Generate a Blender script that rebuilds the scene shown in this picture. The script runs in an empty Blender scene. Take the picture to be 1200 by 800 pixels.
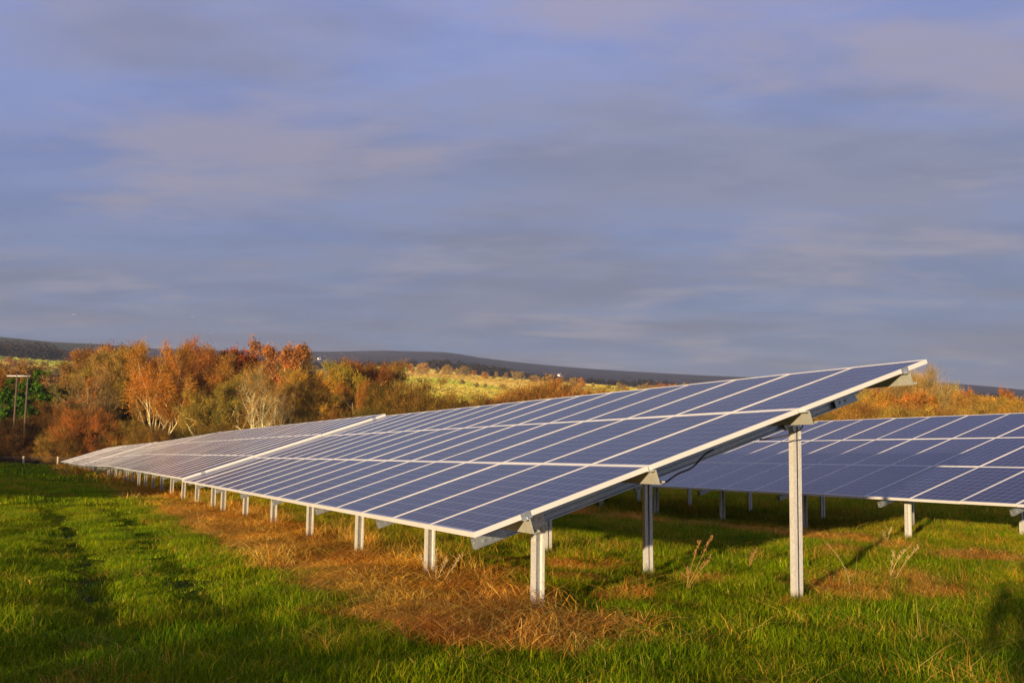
import bpy, math, random
import numpy as np
from mathutils import Vector, Matrix, Euler

# ------------------------------------------------------------------ camera, sky, sun, exposure
scene = bpy.context.scene
COL = scene.collection
R = math.radians
CAM = Vector((7.5935, -3.1355, 1.266))
F = 1234.84                                   # focal length in photo pixels (1200 wide)
AX = Vector((0.41449, 0.90995, 0.01364))      # camera right
AY = Vector((0.09537, -0.05834, 0.99373))     # camera up
AZ = Vector((0.90504, -0.41059, -0.11097))    # camera back
cd = bpy.data.cameras.new("camera")
cam = bpy.data.objects.new("camera", cd); COL.objects.link(cam)
M3 = Matrix((AX, AY, AZ)).transposed()
cam.matrix_world = Matrix.Translation(CAM) @ M3.to_4x4()
cd.sensor_width = 36; cd.lens = F / 1200 * 36
cd.clip_start = 0.05; cd.clip_end = 20000
scene.camera = cam

SUN_DIR = Vector((0.646, -0.759, 0.0825)).normalized()   # towards the sun
SUN_EL = math.asin(SUN_DIR.z); SUN_AZ = math.atan2(SUN_DIR.x, SUN_DIR.y)
sl = bpy.data.lights.new("sun", 'SUN'); sl.energy = 5.0; sl.angle = R(0.6); sl.color = (1.0, 0.74, 0.43)
so = bpy.data.objects.new("sun", sl); COL.objects.link(so)
so.rotation_euler = SUN_DIR.to_track_quat('Z', 'Y').to_euler()

world = bpy.data.worlds.new("World"); scene.world = world; world.use_nodes = True
vs = scene.view_settings
vs.view_transform = 'Standard'; vs.look = 'None'; vs.exposure = 0.95; vs.gamma = 1; vs.use_curve_mapping = False


def build_world():
    nt = world.node_tree; nt.nodes.clear()
    N = nt.nodes.new; L = nt.links.new
    out = N('ShaderNodeOutputWorld'); bg = N('ShaderNodeBackground')
    sky = N('ShaderNodeTexSky'); sky.sky_type = 'NISHITA'; sky.sun_disc = False
    sky.sun_elevation = SUN_EL; sky.sun_rotation = SUN_AZ; sky.altitude = 100
    sky.air_density = 1.2; sky.dust_density = 1.0
    tc = N('ShaderNodeTexCoord'); sep = N('ShaderNodeSeparateXYZ'); L(tc.outputs['Generated'], sep.inputs[0])

    def math_(op, a, b=None, c=None):
        m = N('ShaderNodeMath'); m.operation = op
        for i, v in enumerate((a, b, c)):
            if v is None: continue
            if isinstance(v, (int, float)): m.inputs[i].default_value = v
            else: L(v, m.inputs[i])
        return m.outputs[0]
    zz = math_('MAXIMUM', sep.outputs[2], 0.0)
    zd = math_('ADD', zz, 0.13)
    px = math_('DIVIDE', sep.outputs[0], zd); py = math_('DIVIDE', sep.outputs[1], zd)
    cmb = N('ShaderNodeCombineXYZ'); L(px, cmb.inputs[0]); L(py, cmb.inputs[1])
    # streets of cloud lie across the line of sight: long along one heading, short along the other
    def dot(v):
        d = N('ShaderNodeVectorMath'); d.operation = 'DOT_PRODUCT'; L(cmb.outputs[0], d.inputs[0]); d.inputs[1].default_value = v; return d.outputs['Value']
    mp = N('ShaderNodeCombineXYZ'); L(math_('MULTIPLY', dot((.46, .888, 0)), .55), mp.inputs[0]); L(dot((-.888, .46, 0)), mp.inputs[1])

    def noise(scale, detail, rough, dist, off):
        n = N('ShaderNodeTexNoise'); n.inputs['Scale'].default_value = scale; n.inputs['Detail'].default_value = detail
        n.inputs['Roughness'].default_value = rough; n.inputs['Distortion'].default_value = dist
        a = N('ShaderNodeVectorMath'); a.operation = 'ADD'; a.inputs[1].default_value = off; L(mp.outputs[0], a.inputs[0]); L(a.outputs[0], n.inputs['Vector'])
        return n.outputs['Fac']

    def ramp(fac, stops, mode='EASE'):
        r = N('ShaderNodeValToRGB'); r.color_ramp.interpolation = mode
        e = r.color_ramp.elements
        e[0].position, e[0].color = stops[0][0], (*stops[0][1], 1)
        e[1].position, e[1].color = stops[-1][0], (*stops[-1][1], 1)
        for p, c in stops[1:-1]:
            x = e.new(p); x.color = (*c, 1)
        L(fac, r.inputs[0]); return r.outputs[0]

    def mix(f, a, b):
        m = N('ShaderNodeMix'); m.data_type = 'RGBA'
        if isinstance(f, (int, float)): m.inputs[0].default_value = f
        else: L(f, m.inputs[0])
        for i, v in ((6, a), (7, b)):
            if isinstance(v, tuple): m.inputs[i].default_value = (*v, 1)
            else: L(v, m.inputs[i])
        return m.outputs[2]
    base = ramp(zz, [(0.0, (.150, .220, .390)), (0.07, (.145, .200, .375)), (0.16, (.172, .225, .430)), (0.30, (.225, .285, .580)), (0.44, (.285, .345, .700)), (0.60, (.15, .175, .31)), (1.0, (.09, .105, .18))], 'LINEAR')
    grey = ramp(zz, [(0.0, (.145, .185, .310)), (0.10, (.168, .182, .310)), (0.30, (.250, .262, .410)), (0.44, (.315, .320, .520)), (0.60, (.15, .16, .25)), (1.0, (.09, .095, .15))], 'LINEAR')
    n1 = noise(1.45, 7, 0.60, 0.2, (3.1, 7.7, 0)); n2 = noise(2.7, 7, 0.56, 0.2, (11.0, 2.0, 0)); n3 = noise(2.3, 7, 0.6, 0.2, (5.0, 21.0, 0))
    c1 = mix(ramp(n1, [(0.38, (0, 0, 0)), (0.62, (1, 1, 1))]), base, grey)
    dark = N('ShaderNodeMix'); dark.data_type = 'RGBA'; dark.blend_type = 'MULTIPLY'
    L(ramp(n2, [(0.41, (0, 0, 0)), (0.62, (.95, .95, .95))]), dark.inputs[0]); L(c1, dark.inputs[6]); dark.inputs[7].default_value = (.80, .84, .90, 1)
    pinkc = mix(zz, (.270, .255, .345), (.50, .43, .62))
    c2 = mix(ramp(n3, [(0.49, (0, 0, 0)), (0.67, (.75, .75, .75))]), dark.outputs[2], pinkc)
    # nishita light under the cloud deck
    ns = N('ShaderNodeVectorMath'); ns.operation = 'SCALE'; L(sky.outputs[0], ns.inputs[0]); ns.inputs['Scale'].default_value = 0.22
    tot = N('ShaderNodeVectorMath'); tot.operation = 'MULTIPLY_ADD'
    L(c2, tot.inputs[0]); tot.inputs[1].default_value = (9.5, 9.5, 9.5); L(ns.outputs[0], tot.inputs[2])
    L(tot.outputs[0], bg.inputs['Color']); bg.inputs['Strength'].default_value = 0.051
    L(bg.outputs[0], out.inputs['Surface'])


build_world()
rng = np.random.default_rng(7)


# ------------------------------------------------------------------ helpers
def tag(o, label=None, cat=None, group=None, kind=None):
    if label: o['label'] = label
    if cat: o['category'] = cat
    if group: o['group'] = group
    if kind: o['kind'] = kind
    return o


def link(o, parent=None):
    COL.objects.link(o)
    if parent is not None: o.parent = parent
    return o


def mobj(name, me, parent=None, loc=(0, 0, 0), rot=(0, 0, 0), scale=(1, 1, 1)):
    o = bpy.data.objects.new(name, me); link(o, parent)
    o.location = loc; o.rotation_euler = rot; o.scale = scale
    return o


def empty(name, loc, rot=(0, 0, 0)):
    o = bpy.data.objects.new(name, None); link(o); o.location = loc; o.rotation_euler = rot
    o.empty_display_size = 0.3
    return o


def np_mesh(name, verts, faces, mats=(), mat_idx=None, smooth=False, attrs=None):
    """faces: an (n,k) array or a list of such arrays"""
    me = bpy.data.meshes.new(name)
    verts = np.asarray(verts, dtype=np.float32)
    fl = faces if isinstance(faces, list) else [faces]
    fl = [np.asarray(f, dtype=np.int32) for f in fl if len(f)]
    me.vertices.add(len(verts)); me.vertices.foreach_set('co', verts.ravel())
    tot = np.concatenate([np.full(len(f), f.shape[1], np.int32) for f in fl])
    idx = np.concatenate([f.ravel() for f in fl])
    st = np.concatenate([[0], np.cumsum(tot)[:-1]]).astype(np.int32)
    me.loops.add(len(idx)); me.loops.foreach_set('vertex_index', idx)
    me.polygons.add(len(tot)); me.polygons.foreach_set('loop_start', st); me.polygons.foreach_set('loop_total', tot)
    for m in mats: me.materials.append(m)
    if mat_idx is not None: me.polygons.foreach_set('material_index', np.asarray(mat_idx, np.int32))
    if smooth: me.polygons.foreach_set('use_smooth', np.ones(len(tot), bool))
    me.update(calc_edges=True)
    if attrs:
        for k, v in attrs.items():
            v = np.asarray(v, np.float32)
            if v.ndim == 1:
                a = me.attributes.new(k, 'FLOAT', 'POINT'); a.data.foreach_set('value', v)
            else:
                a = me.attributes.new(k, 'FLOAT_COLOR', 'POINT')
                if v.shape[1] == 3: v = np.concatenate([v, np.ones((len(v), 1), np.float32)], 1)
                a.data.foreach_set('color', v.ravel())
    return me


class MB:
    """collects boxes, prisms and tubes into one mesh"""
    def __init__(s): s.v = []; s.f = []; s.m = []
    def add(s, vs_, fs, m=0):
        b = len(s.v); s.v += [tuple(v) for v in vs_]; s.f += [tuple(i + b for i in f) for f in fs]; s.m += [m] * len(fs)
    def box(s, lo, hi, m=0):
        x0, y0, z0 = lo; x1, y1, z1 = hi
        s.add([(x0, y0, z0), (x1, y0, z0), (x1, y1, z0), (x0, y1, z0), (x0, y0, z1), (x1, y0, z1), (x1, y1, z1), (x0, y1, z1)],
              [(0, 3, 2, 1), (4, 5, 6, 7), (0, 1, 5, 4), (1, 2, 6, 5), (2, 3, 7, 6), (3, 0, 4, 7)], m)
    def prism(s, prof, mapf, a, b, m=0):
        """closed 2D profile swept from a to b; mapf(u,v,t)->xyz"""
        n = len(prof); vs_ = [mapf(u, v, a) for u, v in prof] + [mapf(u, v, b) for u, v in prof]
        fs = [(i, (i + 1) % n, n + (i + 1) % n, n + i) for i in range(n)] + [tuple(range(n))[::-1], tuple(range(n, 2 * n))]
        s.add(vs_, fs, m)
    def tube(s, pts, rad, sides=6, m=0, cap=True):
        pts = [Vector(p) for p in pts]; n = len(pts)
        if not hasattr(rad, '__len__'): rad = [rad] * n
        ref = Vector((0.31, 0.17, 0.93)).normalized(); rings = []
        for i, p in enumerate(pts):
            d = (pts[min(i + 1, n - 1)] - pts[max(i - 1, 0)]).normalized()
            u = d.cross(ref);
            if u.length < 1e-3: u = d.cross(Vector((1, 0, 0)))
            u.normalize(); w = d.cross(u)
            rings += [p + (u * math.cos(2 * math.pi * k / sides) + w * math.sin(2 * math.pi * k / sides)) * rad[i] for k in range(sides)]
        fs = []
        for i in range(n - 1):
            for k in range(sides):
                a, b = i * sides + k, i * sides + (k + 1) % sides
                fs.append((a, b, b + sides, a + sides))
        if cap: fs += [tuple(range(sides))[::-1], tuple(range((n - 1) * sides, n * sides))]
        s.add(rings, fs, m)
    def mesh(s, name, mats, smooth=False):
        me = bpy.data.meshes.new(name); me.from_pydata(s.v, [], s.f)
        for m in mats: me.materials.append(m)
        me.polygons.foreach_set('material_index', s.m)
        if smooth: me.polygons.foreach_set('use_smooth', [True] * len(s.f))
        me.update(); return me


def lip_channel(w, d, lip, t):
    """closed outline of a lipped C section: web w tall on the -u side, opening to +u"""
    h = w / 2
    return [(0, -h), (d, -h), (d, -h + lip), (d - t, -h + lip), (d - t, -h + t), (t, -h + t), (t, h - t), (d - t, h - t), (d - t, h - lip), (d, h - lip), (d, h), (0, h)]


# ------------------------------------------------------------------ materials
def new_mat(name):
    m = bpy.data.materials.new(name); m.use_nodes = True
    nt = m.node_tree; nt.nodes.clear()
    out = nt.nodes.new('ShaderNodeOutputMaterial'); b = nt.nodes.new('ShaderNodeBsdfPrincipled')
    nt.links.new(b.outputs[0], out.inputs['Surface'])
    return m, nt, b, out


class NB:
    """small node builder"""
    def __init__(s, nt): s.nt = nt
    def n(s, t, **kw):
        x = s.nt.nodes.new(t)
        for k, v in kw.items(): setattr(x, k, v)
        return x
    def l(s, a, b): s.nt.links.new(a, b)
    def math(s, op, a, b=None, c=None, clamp=False):
        m = s.n('ShaderNodeMath', operation=op, use_clamp=clamp)
        for i, v in enumerate((a, b, c)):
            if v is None: continue
            if isinstance(v, (int, float)): m.inputs[i].default_value = v
            else: s.l(v, m.inputs[i])
        return m.outputs[0]
    def mix(s, f, a, b, mode='MIX'):
        m = s.n('ShaderNodeMix', data_type='RGBA', blend_type=mode)
        if isinstance(f, (int, float)): m.inputs[0].default_value = f
        else: s.l(f, m.inputs[0])
        for i, v in ((6, a), (7, b)):
            if isinstance(v, tuple): m.inputs[i].default_value = (*v[:3], 1)
            else: s.l(v, m.inputs[i])
        return m.outputs[2]
    def noise(s, vec, scale, detail=4, rough=.55, out='Fac'):
        n = s.n('ShaderNodeTexNoise'); n.inputs['Scale'].default_value = scale; n.inputs['Detail'].default_value = detail; n.inputs['Roughness'].default_value = rough
        if vec is not None: s.l(vec, n.inputs['Vector'])
        return n.outputs[out]
    def ramp(s, f, stops):
        r = s.n('ShaderNodeValToRGB'); e = r.color_ramp.elements
        e[0].position, e[0].color = stops[0][0], (*stops[0][1], 1); e[1].position, e[1].color = stops[-1][0], (*stops[-1][1], 1)
        for p, c in stops[1:-1]: e.new(p).color = (*c, 1)
        s.l(f, r.inputs[0]); return r.outputs[0]


def metal_mat(name, col, col2, metallic, rough, scale, bump=0.0):
    m, nt, b, _ = new_mat(name); k = NB(nt)
    g = k.n('ShaderNodeNewGeometry'); n1 = k.noise(g.outputs['Position'], scale, 5, .6)
    v = k.n('ShaderNodeTexVoronoi'); v.inputs['Scale'].default_value = scale * 3; k.l(g.outputs['Position'], v.inputs['Vector'])
    f = k.math('MULTIPLY_ADD', v.outputs['Distance'], .4, k.math('MULTIPLY', n1, .75), clamp=True)
    k.l(k.mix(k.ramp(f, [(.25, (0, 0, 0)), (.75, (1, 1, 1))]), col, col2), b.inputs['Base Color'])
    b.inputs['Metallic'].default_value = metallic
    k.l(k.math('MULTIPLY_ADD', n1, .25, rough - .12), b.inputs['Roughness'])
    return m


M = {}
M['galv'] = metal_mat('galvanised_steel', (.56, .57, .57), (.88, .87, .83), .22, .40, 30)
M['galv_rafter'] = metal_mat('galvanised_rafter_steel', (.44, .50, .56), (.58, .63, .67), .7, .38, 9)
M['purlin'] = metal_mat('galvanised_purlin_steel', (.50, .52, .46), (.66, .66, .58), .35, .5, 18)
M['frame'] = metal_mat('anodised_aluminium', (.80, .80, .79), (.87, .86, .84), .05, .42, 3)


def solar_mat():
    m, nt, b, _ = new_mat('solar_cells_under_glass'); k = NB(nt)
    uv = k.n('ShaderNodeUVMap'); uv.uv_map = 'cells'
    sp = k.n('ShaderNodeSeparateXYZ'); k.l(uv.outputs[0], sp.inputs[0])
    oi = k.n('ShaderNodeObjectInfo')

    def lines(c, w):
        fr = k.math('FRACT', c); d = k.math('ABSOLUTE', k.math('SUBTRACT', fr, .5))
        return k.math('GREATER_THAN', d, .5 - w)
    gap = k.math('MAXIMUM', lines(sp.outputs[0], .022), lines(sp.outputs[1], .020))
    # white backsheet margin round the 6 x 10 cells
    mu = k.math('GREATER_THAN', k.math('ABSOLUTE', k.math('SUBTRACT', sp.outputs[0], 3)), 3.0)
    mv = k.math('GREATER_THAN', k.math('ABSOLUTE', k.math('SUBTRACT', sp.outputs[1], 5)), 5.0)
    gap = k.math('MAXIMUM', gap, k.math('MAXIMUM', mu, mv))
    bus = lines(k.math('MULTIPLY_ADD', sp.outputs[0], 3.0, .5), .022)
    # each cell a slightly different blue
    fl = k.n('ShaderNodeCombineXYZ'); k.l(k.math('FLOOR', sp.outputs[0]), fl.inputs[0]); k.l(k.math('FLOOR', sp.outputs[1]), fl.inputs[1])
    k.l(k.math('MULTIPLY', oi.outputs['Random'], 91.7), fl.inputs[2])
    wn = k.n('ShaderNodeTexWhiteNoise'); k.l(fl.outputs[0], wn.inputs['Vector'])
    vor = k.n('ShaderNodeTexVoronoi'); vor.inputs['Scale'].default_value = 9; k.l(uv.outputs[0], vor.inputs['Vector'])
    cell = k.mix(wn.outputs['Value'], (.010, .015, .068), (.018, .024, .098))
    cell = k.mix(k.math('MULTIPLY', oi.outputs['Random'], .75), cell, (.024, .021, .078))
    sc = k.n('ShaderNodeSeparateColor'); k.l(vor.outputs['Color'], sc.inputs[0])
    cell = k.mix(k.math('MULTIPLY', sc.outputs[0], .35), cell, (.032, .040, .13))
    cell = k.mix(k.math('MULTIPLY', bus, .35), cell, (.42, .43, .48))
    col = k.mix(gap, cell, (.30, .31, .40))
    k.l(col, b.inputs['Base Color'])
    g = k.n('ShaderNodeNewGeometry')
    dn = k.noise(g.outputs['Position'], 1.3, 5, .6)
    k.l(k.math('MULTIPLY_ADD', dn, .14, .10), b.inputs['Roughness'])
    b.inputs['IOR'].default_value = 1.45
    b.inputs['Specular IOR Level'].default_value = .42
    return m


M['cells'] = solar_mat()


def veg_mat(name, trans=.25, rough=.65, use_obj=False, zone=None):
    """colour comes from the mesh's own 'Col' attribute, varied per instance and by broad patches"""
    m, nt, b, out = new_mat(name); k = NB(nt)
    at = k.n('ShaderNodeAttribute'); at.attribute_name = 'Col'
    oi = k.n('ShaderNodeObjectInfo'); g = k.n('ShaderNodeNewGeometry')
    c = at.outputs['Color']
    if use_obj:
        c = k.mix(1.0, c, oi.outputs['Color'], 'MULTIPLY'); c = k.mix(1.0, c, (1.12, 1.14, 1.0), 'MULTIPLY')
    n1 = k.noise(g.outputs['Position'], .55 if not use_obj else .35, 4, .6)
    c = k.mix(k.ramp(n1, [(.35, (0, 0, 0)), (.65, (1, 1, 1))]), k.mix(1.0, c, (.72, .82, .75), 'MULTIPLY'), k.mix(1.0, c, (1.38, 1.22, .95), 'MULTIPLY'))
    hsv = k.n('ShaderNodeHueSaturation'); k.l(c, hsv.inputs['Color'])
    k.l(k.math('MULTIPLY_ADD', oi.outputs['Random'], .03, .485), hsv.inputs['Hue'])
    k.l(k.math('MULTIPLY_ADD', oi.outputs['Random'], .35, .82), hsv.inputs['Value'])
    c = hsv.outputs[0]
    k.l(c, b.inputs['Base Color']); b.inputs['Roughness'].default_value = rough + .2; b.inputs['Specular IOR Level'].default_value = .06
    if trans:
        t = k.n('ShaderNodeBsdfTranslucent'); k.l(c, t.inputs['Color'])
        mx = k.n('ShaderNodeMixShader'); mx.inputs[0].default_value = trans
        k.l(b.outputs[0], mx.inputs[1]); k.l(t.outputs[0], mx.inputs[2]); k.l(mx.outputs[0], out.inputs['Surface'])
    return m


M['grass'] = veg_mat('grass_blades', .22, .55)
M['straw'] = veg_mat('dry_straw', .15, .7)
M['twigs'] = veg_mat('twigs_and_leaves', .25, .7, use_obj=True)
M['bark'] = veg_mat('bark', 0, .85, use_obj=True)


def ground_mat(name):
    m, nt, b, _ = new_mat(name); k = NB(nt)
    at = k.n('ShaderNodeAttribute'); at.attribute_name = 'Col'; g = k.n('ShaderNodeNewGeometry')
    n1 = k.noise(g.outputs['Position'], 6, 6, .65); n2 = k.noise(g.outputs['Position'], .7, 5, .6)
    c = k.mix(k.ramp(n1, [(.3, (0, 0, 0)), (.7, (1, 1, 1))]), k.mix(1, at.outputs['Color'], (.55, .55, .55), 'MULTIPLY'), k.mix(1, at.outputs['Color'], (1.3, 1.25, 1.15), 'MULTIPLY'))
    c = k.mix(k.math('MULTIPLY', n2, .3), c, k.mix(1, c, (.7, .75, .7), 'MULTIPLY'))
    k.l(c, b.inputs['Base Color']); b.inputs['Roughness'].default_value = .95; b.inputs['Specular IOR Level'].default_value = .1
    bp = k.n('ShaderNodeBump'); bp.inputs['Strength'].default_value = .6; bp.inputs['Distance'].default_value = .03; k.l(n1, bp.inputs['Height']); k.l(bp.outputs[0], b.inputs['Normal'])
    return m


M['ground'] = ground_mat('field_soil_and_thatch')


def hill_mat():
    m, nt, b, _ = new_mat('hill_fields_and_heather'); k = NB(nt)
    at = k.n('ShaderNodeAttribute'); at.attribute_name = 'Col'; g = k.n('ShaderNodeNewGeometry')
    n1 = k.noise(g.outputs['Position'], .03, 8, .7); n2 = k.noise(g.outputs['Position'], .15, 6, .7)
    c = k.mix(k.ramp(n1, [(.35, (0, 0, 0)), (.65, (1, 1, 1))]), k.mix(1, at.outputs['Color'], (.72, .74, .78), 'MULTIPLY'), k.mix(1, at.outputs['Color'], (1.22, 1.2, 1.1), 'MULTIPLY'))
    c = k.mix(k.ramp(n2, [(.4, (0, 0, 0)), (.7, (.5, .5, .5))]), c, k.mix(1, c, (.6, .58, .6), 'MULTIPLY'))
    bp = k.n('ShaderNodeBump'); bp.inputs['Strength'].default_value = 1; bp.inputs['Distance'].default_value = 2.5; k.l(n2, bp.inputs['Height']); k.l(bp.outputs[0], b.inputs['Normal'])
    k.l(c, b.inputs['Base Color']); b.inputs['Roughness'].default_value = 1; b.inputs['Specular IOR Level'].default_value = 0
    return m


M['hill'] = hill_mat()


def plain(name, col, rough=.7, metallic=0, var=.2, scale=8):
    m, nt, b, _ = new_mat(name); k = NB(nt); g = k.n('ShaderNodeNewGeometry')
    n1 = k.noise(g.outputs['Position'], scale, 5, .6)
    k.l(k.mix(n1, tuple(c * (1 - var) for c in col), tuple(min(1, c * (1 + var)) for c in col)), b.inputs['Base Color'])
    b.inputs['Roughness'].default_value = rough; b.inputs['Metallic'].default_value = metallic
    return m


M['cable'] = plain('black_cable', (.015, .015, .016), .5)
M['timber'] = plain('fence_timber', (.60, .50, .34), .8, var=.25)
M['pole'] = plain('pole_timber', (.13, .085, .05), .85, var=.35, scale=2)
M['white'] = plain('white_render', (.75, .73, .68), .8, var=.05)
M['slate'] = plain('roof_slate', (.10, .10, .12), .7)
M['gull'] = plain('gull_feathers', (.8, .8, .8), .7, var=.03)
M['window'] = plain('window_glass', (.03, .04, .05), .2)
M['wire'] = plain('fence_wire', (.35, .35, .33), .5, .6)


# ------------------------------------------------------------------ ground heights
def fbm(x, y, seed, octaves=4, scale=1.0):
    r = np.random.default_rng(seed); s = np.zeros_like(x, dtype=float); a = 1.0; f = 1.0 / scale
    for _ in range(octaves):
        for _k in range(3):
            th = r.uniform(0, 2 * math.pi); ph = r.uniform(0, 2 * math.pi)
            s += a / 3 * np.sin((x * math.cos(th) + y * math.sin(th)) * f * 2 * math.pi * r.uniform(.7, 1.4) + ph + 1.7 * np.sin((x * math.sin(th) - y * math.cos(th)) * f * 3.1 + ph * 2))
        a *= .55; f *= 2.1
    return s


RIDGE = sorted([(190, .075), (183.87, .0976), (181.65, .0987), (179.33, .0967), (176.74, .0969), (175.3, .0951), (171.49, .0957), (169.31, .0968), (165.5, .0985), (162.55, .1010), (159.32, .1008), (158.4, .0991), (157.45, .0964),
                (155.58, .0928), (153.25, .0892), (150.93, .0863), (146.35, .0818), (143.21, .0793), (138, .0755), (133.08, .0722), (131.13, .0687), (129.61, .0653), (127.41, .0611), (115, .045), (100, .01), (205, .03), (220, .01), (0, .006), (360, .006)])
RZ = np.array(RIDGE)
ROW_X = np.array([-400, -132, -118.4, -93, -67.5, -42.2, 0, 400.]); ROW_Z = np.array([-.6, -.45, -.37, -.26, -.22, -.01, 0, 0])


def ground_z(x, y):
    x = np.asarray(x, float); y = np.asarray(y, float)
    base = np.interp(x, ROW_X, ROW_Z)
    dx, dy = x - CAM.x, y - CAM.y; r = np.hypot(dx, dy) + 1e-6
    az = np.degrees(np.arctan2(dy, dx)) % 360
    rid = np.interp(az, RZ[:, 0], RZ[:, 1])
    near = np.clip((60 - r) / 30, 0, 1)
    bumps = (.028 * fbm(x, y, 3, 3, 2.2) + .035 * fbm(x, y, 5, 2, 7.0)) * np.clip((200 - r) / 100, 0, 1)
    tr = np.exp(-((y + 2.62 + .12 * np.sin(x * .21)) / .24) ** 2) + .8 * np.exp(-((y + 1.55 + .12 * np.sin(x * .19 + 1)) / .22) ** 2)
    tr = tr * np.clip((.5 - x) / 4, 0, 1)
    z = base - .055 * np.clip((120 - r) / 60, 0, 1) + bumps - .055 * tr
    k = rid / .10
    lr = np.log(r)
    T = np.interp(lr, np.log([170, 400, 700, 1300, 1600]), [0, .050, .068, .083, .086])
    T = T[...] * k * (1 + .03 * fbm(x, y, 11, 2, 420.))
    Tr = T + (rid - T) * np.clip((r - 1500) / 1100, 0, 1) ** .9
    far = np.where(r < 2600, r * Tr, 2600 * rid - (r - 2600) * .09)
    far = np.maximum(far, -20)
    w = np.clip((r - 170) / 60, 0, 1); w = w * w * (3 - 2 * w)
    return z * (1 - w) + (far + 1.27 - .8) * w


def gz(x, y): return float(ground_z(np.array([x]), np.array([y]))[0])


def heading(px):
    """horizontal unit vector of the photo column px"""
    d = AX * ((px - 600) / F) + AY * (-(540 - 400) / F) - AZ
    d.z = 0; return d.normalized()


def spot(px, dist):
    d = heading(px); x, y = CAM.x + d.x * dist, CAM.y + d.y * dist
    return x, y, gz(x, y)


def ztop(px, py, dist):
    d = AX * ((px - 600) / F) - AY * ((py - 400) / F) - AZ
    return CAM.z + dist * d.z / math.hypot(d.x, d.y)


# straw strip along the front row of posts
def strip_w(x, y):
    n = .13 * fbm(x, y, 21, 3, 1.3)
    lo = np.interp(x, [-60, -40, -20, -10, 3], [.15, .15, .0, -.25, -.28]) + n * 1.3
    hi = np.interp(x, [-60, -8, -3, 1], [1.5, 1.15, .95, .85]) + n * 2.0 + .05
    w = 1 / (1 + np.exp(-(y - lo) / .10)) * 1 / (1 + np.exp((y - hi) / .16)) * 1 / (1 + np.exp((x - .75 - n) / .22))
    w2 = np.exp(-((y - (9.15 + .25 * np.sin(x * .5))) / .28) ** 2) * (.35 + .5 * (fbm(x, y, 33, 3, 2.) > -.1))
    return np.clip(np.maximum(w, w2 * .8), 0, 1)


def build_ground():
    def axis(lo, hi, step, end, g):
        a = list(np.arange(lo, hi, step)); s = step; p = a[0]; left = []
        while p > -end: s *= g; p -= s; left.append(p)
        s = step; p = a[-1]; right = []
        while p < end: s *= g; p += s; right.append(p)
        return np.array(left[::-1] + a + right)
    xs = axis(-26, 8, .13, 8000, 1.045); ys = axis(-6, 13, .13, 8000, 1.045)
    X, Y = np.meshgrid(xs, ys); Z = ground_z(X, Y)
    r = np.hypot(X - CAM.x, Y - CAM.y)
    Z = Z - np.clip((r - 180) / 60, 0, 1) * 6       # the hills' own sheet takes over beyond the wood
    Z = np.where(r > 420, np.minimum(Z, -7), Z)
    nx, ny = len(xs), len(ys)
    i = np.arange(nx - 1)[None, :] + np.arange(ny - 1)[:, None] * nx
    F4 = np.stack([i, i + 1, i + 1 + nx, i + nx], -1).reshape(-1, 4)
    w = strip_w(X, Y)[..., None]
    n = np.clip(.5 + .5 * fbm(X, Y, 40, 4, 1.1), 0, 1)[..., None]
    green = np.array([.035, .060, .008]) * (1 - n) + np.array([.060, .065, .015]) * n
    brown = np.array([.20, .11, .028]) * (1 - n) + np.array([.42, .25, .06]) * n
    col = green * (1 - w) + brown * w
    me = np_mesh('ground', np.stack([X, Y, Z], -1).reshape(-1, 3), F4, [M['ground']], smooth=True, attrs={'Col': col.reshape(-1, 3)})
    tag(mobj('ground', me), kind='structure')


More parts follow.
